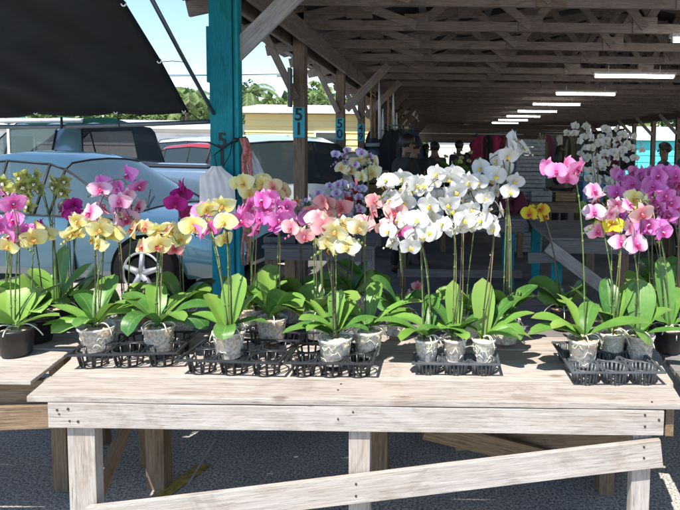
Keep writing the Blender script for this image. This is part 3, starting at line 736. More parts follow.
# right neighbour bench
rb = thing('wooden_bench', 'grey plank bench at right edge holding the magenta orchids', 'bench', (1.7, 3.0, 0), 'wooden benches')
def rbe(y): return (.93 + .02 + (y - 2.2) * .1, 3.0)
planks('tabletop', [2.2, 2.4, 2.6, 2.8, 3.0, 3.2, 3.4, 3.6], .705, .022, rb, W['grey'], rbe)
board('apron', (.99, 2.215, .63), (2.9, 2.215, .63), .022, .10, W['grey'], rb)
for x in (1.05, 2.85):
    for y in (2.28, 3.5): board('leg', (x, y, 0), (x, y, .68), .08, .06, W['brown'], rb)

# mid-distance benches
zb = .76
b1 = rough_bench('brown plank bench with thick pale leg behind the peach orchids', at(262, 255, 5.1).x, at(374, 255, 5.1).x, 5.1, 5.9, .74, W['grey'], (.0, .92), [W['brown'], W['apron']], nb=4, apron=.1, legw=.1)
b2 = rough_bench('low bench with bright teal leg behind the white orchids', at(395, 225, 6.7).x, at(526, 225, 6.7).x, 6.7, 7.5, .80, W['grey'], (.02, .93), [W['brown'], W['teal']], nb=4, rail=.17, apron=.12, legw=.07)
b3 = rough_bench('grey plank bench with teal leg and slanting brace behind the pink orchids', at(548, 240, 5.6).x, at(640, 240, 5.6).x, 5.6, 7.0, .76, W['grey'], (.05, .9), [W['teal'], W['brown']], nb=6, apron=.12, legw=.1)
board('slanting_brace', at(548, 246, 5.55), at(604, 288, 5.55), .03, .12, W['apron'], b3)
board('cross_rail', at(528, 258, 5.58), at(558, 257, 5.58), .03, .1, W['grey'], b3)
b4 = rough_bench('brown bench with crates at left side under post 50', -1.3, .1, 9.0, 10.2, .8, W['brown'], (0, 1), [W['brown']], apron=.1)
b5 = rough_bench('brown bench deep in the hall behind the yellow orchid', 1.1, 3.3, 8.6, 9.7, .8, W['brown'], (0, .5, 1), [W['brown']], apron=.1)
b6 = rough_bench('long bench in the middle of the hall behind the grey crate stack', 2.2, 6.0, 11.5, 12.6, .8, W['brown'], (0, .5, 1), [W['brown']], apron=.1)
b7 = rough_bench('bench far right behind the magenta orchids', 3.2, 7.5, 7.4, 8.5, .8, W['grey'], (0, .5, 1), [W['brown']], apron=.1)

# ------------------------------------------------------------------ trays
def tray(label, cx, y0, nx, ny, cell, z, mt, rz=0, h=.066, solid=False):
    t = thing('carrying_tray', label, 'plant tray', (cx, y0 + ny * cell / 2, z), 'plastic trays holding pots on the front bench', rz)
    w, d = nx * cell, ny * cell; hh = h
    mb = MB(); e = .006
    # upper rim
    for (x0, x1, ya, yb) in ((-w / 2 - .01, w / 2 + .01, -d / 2 - .01, -d / 2 + .002), (-w / 2 - .01, w / 2 + .01, d / 2 - .002, d / 2 + .01), (-w / 2 - .01, -w / 2 + .002, -d / 2 + .0021, d / 2 - .0021), (w / 2 - .002, w / 2 + .01, -d / 2 + .0021, d / 2 - .0021)):
        mb.box(x0, x1, ya, yb, hh - .008, hh)
    mb.build('rim', mt, t, bevel=.002)
    mb = MB()
    for i in range(nx):
        for j in range(ny):
            c = Vector((-w / 2 + (i + .5) * cell, -d / 2 + (j + .5) * cell, 0)); r = cell * .46
            for zz, rr in ((hh - .004, r), (.003, r * .78)):
                mb.tube([c + Vector((rr * math.cos(q * math.pi / 9), rr * math.sin(q * math.pi / 9), zz)) for q in range(19)], .0034, 5, cap=False)
            ns = 10 if not solid else 18
            for q in range(ns):
                a = 2 * math.pi * q / ns; u = Vector((math.cos(a), math.sin(a), 0))
                mb.tube([c + u * r + Vector((0, 0, hh - .004)), c + u * r * .78 + Vector((0, 0, .003))], .0042 if not solid else .0062, 4)
            for q in (0, 1):
                u = Vector((math.cos(q * math.pi / 2 + .4), math.sin(q * math.pi / 2 + .4), 0)) * r * .78
                mb.tube([c + u + Vector((0, 0, .003)), c - u + Vector((0, 0, .003))], .003, 4)
    mb.build('cells', mt, t)
    mb = MB()
    for i in range(nx + 1):
        x = -w / 2 + i * cell
        if 0 < i < nx: mb.box(x - .003, x + .003, -d / 2 + .003, d / 2 - .003, hh - .007, hh - .002)
    for j in range(1, ny):
        y = -d / 2 + j * cell; mb.box(-w / 2 + .003, w / 2 - .003, y - .003, y + .003, hh - .0065, hh - .0015)
    if nx > 1: mb.build('cross_ribs', mt, t)
    return t
def gx(px, D): return at(px, 360, D).x
tray('black slatted tray at the left end of the front bench under frosted pots', gx(132, 2.4), 2.30, 3, 2, .135, ZT + .002, M['tray'], R(6))
tray('black slatted tray beneath the broad light-green leaved orchid', gx(240, 2.35), 2.235, 3, 2, .128, ZT + .002, M['tray'], R(-3))
tray('black slatted tray in the middle under two clear pots', gx(333, 2.32), 2.23, 3, 2, .108, ZT + .002, M['tray'], R(0))
tray('short tray of three grey cups under the white orchids', gx(456, 2.30), 2.27, 3, 1, .108, ZT + .002, M['tray_grey'], 0, .055, True)
tray('dark grey tray with empty front cups at the right end of the bench', gx(612, 2.26), 2.19, 3, 3, .112, ZT + .002, M['tray_grey'], R(2), .06, True)
tray('black tray behind the broad leaved orchid in shade', gx(285, 2.62), 2.60, 3, 1, .115, ZT + .002, M['tray'], R(0))

# ------------------------------------------------------------------ orchids on the front bench
GO = 'potted orchids on the front bench'; zp = ZT + .008
OR = []
def O(*a, **k): return orchid(*a, **k)
O(97, 2.44, zp, 'frost', [(178, 35, .19, .075, 30, 10, False), (20, 50, .17, .07, 45, -15, True), (200, 15, .16, .06, 25, 0, False), (150, 60, .15, .065, 50, 0), (40, 30, .2, .07, 60, -10), (-15, 60, .15, .06, 70, 0, True), (95, 60, .2, .07, 40), (260, 35, .1, .05, 90)],
  [('yellow', 9, 92, 232, 24, 14), ('blush', 6, 108, 205, 18, 18)], 'orchid in frosted pot with yellow and pale pink blooms, leftmost on front bench', GO, r=.07)
O(124, 2.60, zp, 'clear', 7, [('magenta', 5, 118, 186, 24, 12), ('blush', 3, 124, 212, 12, 9)], 'orchid with purple-pink blooms held highest above the light blue car', GO)
O(159, 2.46, zp, 'clear', [(255, 62, .20, .072, 165, 0, False), (10, 45, .2, .07, 70, 10), (170, 55, .18, .07, 50, -10), (120, 60, .18, .07, 40), (60, 50, .16, .07, 50, 0, True), (330, 40, .15, .06, 80), (200, 30, .17, .065, 50)],
  [('yellow_blush', 7, 152, 232, 20, 16), ('yellow', 6, 168, 236, 16, 10)], 'orchid with red-tinged yellow blooms and one leaf hanging over the tray edge', GO, r=.064)
O(182, 2.72, zp, 'clear', 6, [('deep', 4, 184, 204, 9, 20), ('coral', 2, 176, 244, 8, 6)], 'orchid with a sparse spike of small deep pink blooms left of teal post', GO)
O(229, 2.37, zp + .01, 'clear', [(140, 48, .175, .085, 22, 14, True), (78, 78, .20, .085, 18, 8, True), (40, 58, .15, .088, 30, -12, True), (165, 30, .15, .06, 40, 0), (15, 25, .13, .055, 60), (110, 45, .16, .07, 50)],
  [('yellow', 6, 214, 222, 20, 20), ('magenta', 3, 202, 222, 9, 12)], 'orchid with three broad bright green upright leaves and yellow blooms', GO, r=.064)
O(272, 2.60, zp, 'clear', 8, [('magenta', 15, 263, 214, 27, 16, -.1)], 'orchid with a dense arching head of magenta blooms right of teal post', GO)
O(252, 2.74, zp, 'clear', 7, [('yellow', 6, 252, 187, 14, 8, -.05), ('yellow_blush', 6, 268, 190, 12, 8, -.05)], 'orchid with creamy yellow blooms crowding above the magenta head', GO)
O(335, 2.34, zp, 'clear', [(140, 48, .17, .035, 20, 10, True), (60, 60, .15, .045, 40, 0, True), (200, 30, .18, .05, 60), (25, 35, .17, .05, 60), (170, 20, .2, .06, 70), (100, 60, .17, .05, 40), (340, 30, .13, .04, 60), (225, 45, .12, .045, 90, 0, True), (80, 72, .14, .04, 20, 0, True)],
  [('peach', 5, 309, 228, 17, 9), ('cream', 8, 343, 232, 20, 15), ('yellow', 2, 330, 248, 10, 6)], 'orchid in clear rooty pot with cream and blush blooms at tray centre', GO, r=.068)
O(368, 2.44, zp, 'frost', [(10, 50, .23, .06, 65, 0), (30, 30, .2, .06, 50), (350, 35, .22, .055, 80, 10), (160, 55, .17, .06, 60), (195, 35, .18, .06, 60), (80, 65, .18, .06, 40)],
  [('peach', 7, 378, 216, 20, 18)], 'orchid with rounded salmon pink blooms left of the white ones', GO, r=.062)
O(318, 2.66, zp, 'clear', 7, [('coral', 5, 327, 210, 16, 9), ('magenta', 3, 308, 214, 9, 7)], 'orchid with coral red blooms behind the blush ones', GO)
O(300, 2.90, zp - .02, 'clear', 6, [('orange_spider', 3, 294, 213, 7, 13)], 'orchid with a few narrow orange blooms in front of the dark post', GO)
O(350, 3.05, zp - .02, 'clear', 6, [('lilac', 26, 343, 199, 26, 16)], 'orchid with a cloud of tiny lilac spotted blooms', GO)
O(362, 3.12, zp - .02, 'clear', 5, [('cream', 7, 360, 166, 18, 12), ('lilac', 12, 352, 158, 18, 9)], 'orchid with creamy white blooms rising over the tiny lilac ones', GO)
O(398, 2.72, zp, 'clear', 6, [('deep', 3, 394, 208, 8, 8), ('magenta', 3, 402, 226, 8, 8)], 'orchid with deep magenta blooms peeking out left of the white cluster', GO)
wl = [(188, 42, .20, .062, 60, 0, False), (165, 30, .17, .055, 60, 0, False), (30, 40, .16, .055, 70, 0, True), (80, 62, .17, .06, 40), (235, 35, .15, .06, 75, 10, True), (350, 30, .14, .05, 70)]
O(427, 2.36, zp, 'cup', wl, [('white', 8, 408, 234, 20, 18), ('white', 9, 402, 190, 22, 13, .1)], 'white orchid in the left grey cup with blooms hanging lowest', GO, r=.048, h=.10, roots=True)
O(455, 2.37, zp, 'cup', [(100, 80, .2, .06, 12, 0, True), (200, 40, .15, .05, 70), (20, 45, .18, .06, 60), (150, 60, .16, .06, 40), (290, 30, .10, .045, 60)], [('white', 9, 440, 216, 24, 16), ('white', 9, 446, 184, 26, 14, .1)], 'white orchid in the middle grey cup', GO, r=.048, h=.10)
O(484, 2.37, zp, 'cup', [(100, 84, .21, .078, 6, -8, True), (15, 38, .2, .06, 40), (0, 20, .17, .055, 60, 0, True), (40, 50, .22, .06, 50), (180, 35, .13, .05, 60, 0, True), (330, 30, .13, .05, 70)], [('white', 9, 484, 218, 22, 12)], 'white orchid in right grey cup with one upright lime green leaf', GO, r=.048, h=.10)
O(505, 2.62, zp, 'clear', 8, [('white', 11, 490, 182, 28, 16), ('white', 3, 516, 146, 10, 8), ('white', 3, 498, 158, 12, 6)], 'tallest white orchid at the back of the white group', GO)
O(470, 2.70, zp, 'clear', 7, [('white', 7, 462, 196, 26, 14)], 'white orchid behind the three grey cups', GO)
O(583, 2.33, zp + .01, 'clear', [(170, 40, .19, .085, 55, 0), (195, 30, .2, .075, 60, 0, False), (355, 28, .24, .085, 40, 0, False), (130, 65, .17, .08, 45, 20, True), (60, 60, .14, .07, 50), (210, 45, .15, .06, 80, 0, True)],
  [('pink', 6, 566, 171, 17, 8)], 'orchid with tall single stem of bright pink blooms at the right end', GO, r=.06)
O(612, 2.44, zp, 'clear', [(150, 55, .22, .07, 30, 20), (45, 60, .23, .075, 25, -20), (90, 70, .2, .07, 20), (190, 40, .17, .06, 60), (20, 30, .16, .06, 60)], [('blush', 8, 608, 218, 24, 22), ('blush', 1, 592, 193, 3, 3), ('bright_yellow', 2, 604, 228, 12, 5, .04)], 'orchid with big pale pink blooms with magenta centres', GO, r=.055)
O(640, 2.42, zp, 'clear', [(75, 72, .20, .10, 15, 0, False), (350, 15, .17, .05, 20, 0, False), (160, 40, .18, .065, 50), (110, 50, .15, .06, 50), (20, 50, .15, .06, 60)], [('blush', 2, 628, 243, 8, 5), ('peach', 1, 640, 214, 4, 3)], 'orchid with one round paddle leaf standing upright at the bench corner', GO, r=.058)
O(562, 2.95, zp - .02, 'black', 6, [('bright_yellow', 4, 537, 213, 9, 12)], 'orchid with bright yellow blooms and magenta lips leaning left', GO)
# left bench
GL = 'potted orchids on the left bench'; zl = .740
O(16, 2.40, zl, 'black', [(95, 70, .15, .09, 20, 0, True), (70, 60, .16, .08, 30, 10, True), (140, 60, .15, .09, 30, -10, True), (350, 25, .18, .05, 25, 0, True), (190, 15, .2, .05, 20, 0), (50, 40, .14, .06, 60)], [('magenta', 8, 8, 216, 18, 24), ('yellow', 3, 20, 243, 14, 7)], 'purple orchid in the nearest black pot at left edge', GL, r=.072, h=.11)
O(38, 2.56, zl, 'black', 7, [('yellow', 4, 42, 234, 12, 10), ('deep', 2, 36, 228, 5, 8)], 'yellow orchid in second black pot on the left bench', GL, r=.07, h=.11)
O(58, 2.72, zl, 'black', [(90, 80, .25, .06, 10, 0), (20, 55, .2, .06, 50), (160, 60, .2, .07, 40), (200, 40, .2, .06, 60), (50, 60, .2, .07, 30)], [('green_spider', 8, 30, 188, 20, 13), ('green_spider', 4, 58, 186, 8, 8)], 'orchid with pointed green blooms above the left bench', GL, r=.07, h=.11)
O(74, 2.85, zl, 'black', 6, [('deep', 4, 73, 213, 8, 9), ('blush', 2, 82, 222, 7, 6)], 'orchid with small cherry red blooms behind the left bench pots', GL, r=.07, h=.11)
O(4, 2.72, zl, 'black', 7, [('green_spider', 5, 14, 184, 14, 10), ('green_spider', 3, 24, 206, 8, 7)], 'orchid with green speckled blooms at the extreme left', GL, r=.07, h=.11)
# right bench
GR = 'potted orchids on the right bench'; zr_ = .708
O(652, 3.00, zr_, 'black', 8, [('magenta', 10, 636, 190, 20, 18), ('magenta', 7, 634, 216, 16, 12)], 'magenta orchid first on the right bench beside the paddle leaf', GR, ls=1.1)
O(676, 2.85, zr_, 'black', 8, [('magenta', 12, 668, 188, 18, 16, -.05), ('magenta', 9, 664, 216, 18, 14)], 'magenta orchid nearest the right edge of the photo', GR, ls=1.2)
O(660, 3.25, zr_, 'black', 8, [('pink', 7, 636, 176, 18, 10), ('deep', 5, 630, 196, 14, 9), ('white', 2, 652, 190, 7, 5, -.3)], 'orchid with red-pink blooms behind the magenta ones at right', GR, ls=1.1)
O(690, 3.10, zr_, 'black', 8, [('magenta', 9, 676, 202, 14, 22), ('pink', 4, 662, 172, 14, 6)], 'magenta orchid half out of frame at the right', GR, ls=1.2)
O(668, 2.62, zr_, 'black', [(95, 78, .28, .075, 15), (60, 60, .2, .07, 50), (150, 60, .2, .07, 50), (0, 30, .2, .06, 60), (190, 30, .15, .06, 50)], [('yellow', 3, 644, 204, 12, 6), ('magenta', 4, 652, 228, 10, 5)], 'orchid with yellow-green buds standing before the magenta group', GR)
# white orchids deeper in
GW = 'potted orchids on the hall benches'
O(596, 5.7, .77, 'black', 8, [('white', 12, 580, 133, 13, 9), ('white', 14, 606, 152, 16, 12)], 'tall greyish white orchid in shade above the pink single stem', GW, r=.08, ls=1.3)
O(612, 6.0, .77, 'black', 8, [('white', 13, 604, 176, 18, 14), ('white', 12, 612, 140, 14, 12)], 'white orchid in shade behind the pale pink blooms', GW, r=.08, ls=1.3)
O(630, 6.3, .77, 'black', 8, [('white', 12, 630, 148, 12, 13), ('white', 10, 588, 160, 10, 14)], 'white orchid in shade left of the turquoise wall', GW, r=.08, ls=1.3)
O(322, 5.5, .745, 'black', 7, [('lilac', 18, 312, 206, 14, 12)], 'small lilac orchid on the brown bench', GW, r=.08, ls=1.2)
O(412, 5.0, 0.0, 'black', 8, [('coral', 3, 414, 292, 8, 8)], 'plant with red blooms low between the benches', GW, r=.1, h=.14, ls=1.3)

# ------------------------------------------------------------------ things hung on the teal post
cloth = simple('off_white_cloth', (.80, .76, .73), .8, var=.10, scale=12, bump=.3)
plast = simple('white_plastic_bag', (.66, .67, .70), .35, var=.08, scale=25, bump=.4)
pinkc = simple('faded_red_rope', (.48, .16, .14), .8, var=.5, scale=60)
def hung_bag(name, label, px0, px1, py0, py1, D, mt, pts):
    """bag outline: list of (t, left, right) down its height, folded surface with thickness"""
    t = thing(name, label, 'bag', at((px0 + px1) / 2, py0, D), 'bags and ropes hung on the teal post')
    c0 = at((px0 + px1) / 2, py0, D); zt = c0.z; zb_ = at(px0, py1, D).z; xa, xb = at(px0, 180, D).x, at(px1, 180, D).x; w = xb - xa
    def prof(v):
        for i in range(len(pts) - 1):
            if v <= pts[i + 1][0]:
                f = (v - pts[i][0]) / (pts[i + 1][0] - pts[i][0]); return tuple(pts[i][k] * (1 - f) + pts[i + 1][k] * f for k in (1, 2))
        return pts[-1][1:]
    mb = MB()
    for side in (-1, 1):
        def fn(u, v):
            l, r_ = prof(v); x = xa + w * (l + (r_ - l) * u)
            bul = math.sin(math.pi * u) ** .6
            y = D - .03 + side * (.012 + .05 * v * bul) * (bul + .02) + .009 * math.sin(u * 19 + v * 3) * bul + .006 * math.sin(u * 31 - v * 9) * bul + .006 * math.sin(v * 17 + u * 4) * bul + .010 * math.sin(u * 9 + v * 13) * math.sin(v * 7 - u * 11) * bul
            return (x, y, zt + (zb_ - zt) * v)
        mb.grid(fn, 22, 22, 0, side > 0)
    mb.build('cloth', mt, t, world=True)
    return t
BG = TY - .09
t = hung_bag('hanging_bag', 'large off-white cloth bag hung on the teal post by black string', 201, 237, 166, 218, BG, cloth, [(0, .34, .62), (.08, .25, .72), (.18, .02, .92), (.3, .0, .97), (.8, 0, 1), (1, .04, 1)])
mb = MB(); c = at(222, 149, TY - .055)
mb.tube([at(207, 142, TY - .03), at(213, 144.5, TY - .056), c, at(232, 141.5, TY - .058), at(240, 138, TY - .07), at(246, 137, TY - .03)], .006, 6)
mb.tube([c, at(214, 155, BG - .01), at(217, 168, BG - .02)], .004, 6); mb.tube([at(232, 142, TY - .058), at(230, 155, BG - .01), at(222, 168, BG - .02)], .004, 6)
mb.blob(at(235, 140, TY - .08), .02, (1.2, .7, .8), 7, 5, 0, .2)
mb.build('string', M['black'], t, world=True)
t = hung_bag('hanging_bag', 'small pale plastic bag on the right side of the teal post', 247, 270, 150, 200, TY + .02, plast, [(0, .1, .3), (.2, .05, .55), (.5, .0, .85), (.85, 0, 1), (1, .05, .95)])
t = thing('hanging_rope', 'faded red twisted rope and cloth strip dangling beside the teal post', 'rope', at(243, 140, TY - .1), 'bags and ropes hung on the teal post')
for j in range(5):
    mb = MB(); o = j * 1.6; ph = j * 1.3
    pts = [at(240 + 8 * math.sin(min(1, q / 4) * 1.5) + math.sin(q * 1.1 + ph) * 1.6 - q * .15 + o - 3 + (4 if q < 2 else 0), 138 + q * (9.5 if j % 2 else 11.5), TY - .12 + .012 * math.cos(q + ph)) for q in range(12)]
    mb.tube(pts, [.012, .015, .013, .012, .011, .011, .01, .01, .01, .009, .009, .006], 7); mb.build('strand', pinkc, t, world=True)

# ------------------------------------------------------------------ shade awning and its poles
tarp = simple('black_shade_cloth', (.006, .010, .015), .8, var=.6, scale=3, bump=.6, spec=.25)
ta = thing('shade_awning', 'black shade cloth awning stretched at the upper left above the cars', 'awning', at(80, 124, 4.3), None)
c0 = at(189, 112, 4.35); c3 = at(-190, 118, 4.35); c1 = Vector((c0.x + .05, 2.5, 2.66)); c2 = Vector((c3.x, 2.5, 2.66))
e1 = at(162, 62, 3.75)
def tf(u, v):
    # u right->left, v bottom->top
    rgt = c0.lerp(e1, min(1, v / .45)) if v < .45 else e1.lerp(at(122, -3, 3.1), (v - .45) / .55)
    lft = c3.lerp(Vector((c3.x, 2.9, 2.62)), v)
    p = rgt.lerp(lft, u); sag = math.sin(math.pi * u) * math.sin(math.pi * v)
    p.z += -.05 * sag - .025 * (1 - v) ** 3 * abs(math.sin(u * 15.5)) + .018 * math.sin(u * 24 + v * 5) * sag + .012 * math.sin(u * 41 - v * 13) * sag + .010 * math.sin((u + v) * 33) * sag + .01 * math.sin(v * 23 + u * 7) * sag + .012 * abs(math.sin(u * 14)) * (1 - v) * (u > .01)
    return p
mb = MB(); mb.grid(tf, 60, 22)
o = mb.build('cloth', tarp, ta, world=True); so = o.modifiers.new('s', 'SOLIDIFY'); so.thickness = .003
mb = MB()
for (px, py) in ((124, 8), (160, 62), (118, 114.5), (62, 115.5), (186, 112)):
    pass
for (u, v) in ((0.004, .95), (.004, .46), (.19, .012), (.40, .012), (.01, .02)):
    mb = MB(); q = Vector(tf(u, v)); mb.tube([q + Vector((.012 * math.cos(a * math.pi / 5), -.004, .012 * math.sin(a * math.pi / 5))) for a in range(11)], .004, 5, cap=False); mb.build('grommet', M['white_metal'], ta, world=True)
mb = MB(); mb.tube([at(-230, 128.5, 4.36), at(65, 126.5, 4.36), at(150, 124, 4.38), at(216, 121.5, 4.4)], .017, 10); mb.build('front_pole', M['grey_metal'], ta, world=True)
mb = MB(); mb.tube([at(149, -6, 3.6), at(182, 56, 4.0), at(214, 114, 4.36)], .014, 8); mb.build('guy_pole', M['grey_metal'], ta, world=True)
mb = MB(); q = at(63, 124, 4.35)
mb.tube([q + Vector((0, -.02, -.035)), q + Vector((.004, -.022, .05))], .008, 6); mb.tube([at(160, 62, 3.75), at(172, 61, 3.85), at(184, 62, 4.0)], .0025, 5); mb.tube([at(188, 112, 4.35), at(203, 122, 4.4)], .003, 5)
for px in (118, 62): mb.tube([at(px, 115, 4.36), at(px + 1, 127, 4.35)], .003, 5)
mb.build('lashing', M['black'], ta, world=True)
# green tarp lying beyond the pole
gt = thing('green_canopy', 'strip of green canopy seen just above the awning pole at far left', 'canopy', at(20, 122, 9), None)
mb = MB(); a, b = at(-60, 121, 7.6), at(82, 120.5, 8.0)
mb.grid(lambda u, v: a.lerp(b, u) + Vector((0, v * 1.2, .05 * math.sin(v * 3.14) + .02 * math.sin(u * 20))), 20, 5); mb.build('cloth', M['green_tarp'], gt, world=True)
mb = MB(); mb.tube([a, b], .03, 8); mb.build('edge_pole', M['white_metal'], gt, world=True)
mb = MB()
for q in (a, a + Vector((0, 1.2, 0))): mb.tube([(q.x, q.y, 0), q], .025, 8)
mb.build('pole', M['white_metal'], gt, world=True)

# ------------------------------------------------------------------ vehicles
glass = bpy.data.materials.new('car_glass'); glass.use_nodes = True; p = glass.node_tree.nodes['Principled BSDF']
p.inputs['Base Color'].default_value = (.03, .045, .05, 1); p.inputs['Roughness'].default_value = .04; p.inputs['Alpha'].default_value = .9
glass_clear = glass.copy(); glass_clear.name = 'clear_car_glass'; glass_clear.node_tree.nodes['Principled BSDF'].inputs['Alpha'].default_value = .25; glass_clear.node_tree.nodes['Principled BSDF'].inputs['Base Color'].default_value = (.2, .3, .3, 1)
glass_sky = glass.copy(); glass_sky.name = 'sky_reflection_glass'; _p = glass_sky.node_tree.nodes['Principled BSDF']; _p.inputs['Base Color'].default_value = (.05, .085, .10, 1); _p.inputs['Alpha'].default_value = .8; _p.inputs['Specular IOR Level'].default_value = 1  # bluer, lighter base colour stands in for reflected sky
def paint(name, c): return simple(name, c, .28, .35, var=.03, coat=1)
redlamp = simple('red_lamp_lens', (.5, .02, .02), .2); whitelamp = simple('headlamp_lens', (.75, .78, .8), .1)
def car(name, label, cat, stations, wheels, col, loc, rz, hw=.9, wr=.33, glassm=None, extras=None, group=None):
    """stations: (x, zb, zbelt, zroof, w_belt, w_roof, sideglass, topglass)"""
    t = thing(name, label, cat, loc, group, rz); glassm = glassm or glass
    body = MB(); side = {1: MB(), -1: MB()}; ws = {}
    def ring(st):
        x, zb_, zbt, zrf, wb, wr_ = st[:6]
        pr = [(wb * .86, zb_), (wb * .97, zb_ + .1), (wb, zb_ + (zbt - zb_) * .45), (wb, zb_ + (zbt - zb_) * .75), (wb * .965, zbt), (wr_ + (wb * .95 - wr_) * .12, zbt + (zrf - zbt) * .9), (wr_ * .9, zrf + .012), (wr_ * .45, zrf + .04), (0, zrf + .05)]
        return [Vector((x, y, z)) for y, z in pr] + [Vector((x, -y, z)) for y, z in pr[-2::-1]]
    rings = [ring(s) for s in stations]; n = len(rings[0])
    b = 0
    for r_ in rings: body.v += r_
    for s in side.values(): s.v = list(body.v)
    for i in range(len(rings) - 1):
        for k in range(n - 1):
            idx = (i * n + k, i * n + k + 1, (i + 1) * n + k + 1, (i + 1) * n + k)
            st = stations[i]
            if st[6] and k in (4, n - 6): side[1 if k == 4 else -1].face(idx, 0, None, True)
            elif st[7] and 5 <= k <= n - 7: ws.setdefault(st[7], []).append(idx)
            else: body.face(idx, 0, None, True)
    body.face([k for k in range(n)], 0); body.face([(len(rings) - 1) * n + k for k in range(n)][::-1], 0)
    o = body.build('body', col, t); ed = o.modifiers.new('b', 'BEVEL'); ed.width = .02; ed.segments = 3; ed.limit_method = 'ANGLE'; ed.angle_limit = R(35)
    for nm, fs in ws.items():
        m_ = MB(); m_.v = list(body.v)
        for f in fs: m_.face(f, 0, None, True)
        m_.build(nm, glassm, t)
    for s in side.values(): s.build('side_window', glass_clear if cat == 'pickup truck' else glassm, t)
    # window trim, sills, door seams
    for s in (1, -1):
        tr_ = MB()
        gs = [i for i in range(len(stations) - 1) if stations[i][6]]
        for i in gs:
            for a_, b_ in ((4, 4), (5, 5)):
                q = [rings[i][a_ if s > 0 else n - 1 - a_], rings[i + 1][a_ if s > 0 else n - 1 - a_]]; q = [v + Vector((0, s * .004, 0)) for v in q]; tr_.tube(q, .011, 5)
        for i in sorted(set(gs + [j + 1 for j in gs])):
            q = [rings[i][4 if s > 0 else n - 5], rings[i][5 if s > 0 else n - 6]]; q = [v + Vector((0, s * .004, 0)) for v in q]; tr_.tube(q, .014, 5)
        tr_.build('window_trim', M['black'], t)
    for i in range(len(stations) - 1):
        if stations[i][7]:
            w_ = MB(); up_ = Vector((0, 0, .003))
            for j in (i, i + 1): w_.tube([rings[j][k] + up_ for k in range(5, n - 5)], .011, 5)
            w_.tube([rings[i][5] + up_, rings[i + 1][5] + up_], .011, 5); w_.tube([rings[i][n - 6] + up_, rings[i + 1][n - 6] + up_], .011, 5)
            if stations[i][7] == 'windshield':
                for yy in (.15, -.45):
                    a_ = rings[i + 1][8] + Vector((-.02, yy, .0)); w_.tube([a_ + Vector((0, 0, .01)), a_ + Vector((-.15, .28, .17))], .007, 4)
            w_.build(stations[i][7] + '_trim', M['black'], t)
    for (x, y) in [(wx, s * (hw - .02)) for wx in wheels for s in (1, -1)]:
        sg = 1 if y > 0 else -1
        a_ = MB(); a_.tube([(x, y - sg * .30, wr), (x, y + sg * .024, wr)], wr + .045, 28, cap=True); a_.build('wheel_arch', M['arch'], t)
        w = bpy.data.objects.new('wheel', MB().tube([(0, -.09, 0), (0, .09, 0)], wr * .5, 20).mesh('wheel', M['rubber'])); C.objects.link(w); w.parent = t; w.location = (x, y - sg * .04, wr)
        ty = MB(); pr = [(wr * .6, -.1), (wr * .9, -.11), (wr, -.08), (wr, .08), (wr * .9, .11), (wr * .6, .1)]
        nn = 32
        for (rr, yy) in pr:
            for k in range(nn): ty.v.append(Vector((rr * math.cos(2 * math.pi * k / nn), yy, rr * math.sin(2 * math.pi * k / nn))))
        for i in range(len(pr) - 1):
            for k in range(nn): ty.face((i * nn + k, i * nn + (k + 1) % nn, (i + 1) * nn + (k + 1) % nn, (i + 1) * nn + k), 0, None, True)
        ty.build('tyre', M['rubber'], w)
        rm = MB(); rm.tube([(wr * .62 * math.cos(a * math.pi / 14), sg * .1, wr * .62 * math.sin(a * math.pi / 14)) for a in range(29)], .014, 5, cap=False)
        for k in range(5):
            an = 2 * math.pi * k / 5 + .3; rm.tube([(0, sg * .105, 0), (wr * .6 * math.cos(an), sg * .098, wr * .6 * math.sin(an))], [.04, .026], 6)
        rm.tube([(0, sg * .09, 0), (0, sg * .125, 0)], .06, 14); rm.build('rim', M['rim'], w)
    if extras: extras(t, rings, n)
    return t
# sedan, light blue, front turned right and a little to the camera
def lights(front, rear, hw, zf, zr2, hz_=.12):
    def fn(t, rings, n):
        for s in (1, -1):
            MB().blob((front, s * (hw - .2), zf), .13, (.5, 1.3, .6), 12, 8).build('headlight', whitelamp, t)
            MB().blob((rear, s * (hw - .14), zr2), .12, (.4, 1.1, .9), 12, 8).build('tail_light', redlamp, t)
            MB().blob((.62, s * (hw + .08), .98), .10, (.5, 1, .7), 10, 7).build('mirror', t['paint'] if False else M['black'], t)
            for x in (-.05, -.95): MB().box(x - .09, x + .09, min(s * (hw - .012), s * (hw + .02)), max(s * (hw - .012), s * (hw + .02)), .82, .85).build('door_handle', M['chrome'], t)
            for x in (.62, -.42, -1.25): MB().box(x - .004, x + .004, min(s * (hw - .03), s * (hw + .004)), max(s * (hw - .03), s * (hw + .004)), .3, .86).build('door_seam', M['black'], t)
        g_ = MB()
        for k in range(4): g_.box(front - .02, front + .03, -.42, .42, zf - .10 - .05 * k, zf - .08 - .05 * k)
        g_.build('grille', M['chrome'], t)
        MB().box(front - .01, front + .035, -.26, .26, .32, .43).build('number_plate', M['white_metal'], t)
    return fn
SED = [(-2.3, .42, .74, .84, .70, .5, 0, 0), (-2.2, .3, .82, .92, .82, .66, 0, 0), (-1.75, .24, .86, .97, .88, .66, 0, 'rear_window'), (-1.1, .22, .87, 1.34, .90, .58, 1, 0), (-.95, .22, .87, 1.40, .90, .60, 1, 0), (-.35, .22, .87, 1.46, .90, .62, 1, 0), (.15, .22, .86, 1.43, .90, .61, 1, 0), (.32, .22, .86, 1.37, .90, .60, 1, 'windshield'), (1.14, .22, .84, .87, .89, .74, 0, 0), (1.7, .24, .78, .82, .88, .70, 0, 0), (2.15, .28, .62, .71, .82, .64, 0, 0), (2.33, .4, .52, .60, .66, .5, 0, 0)]
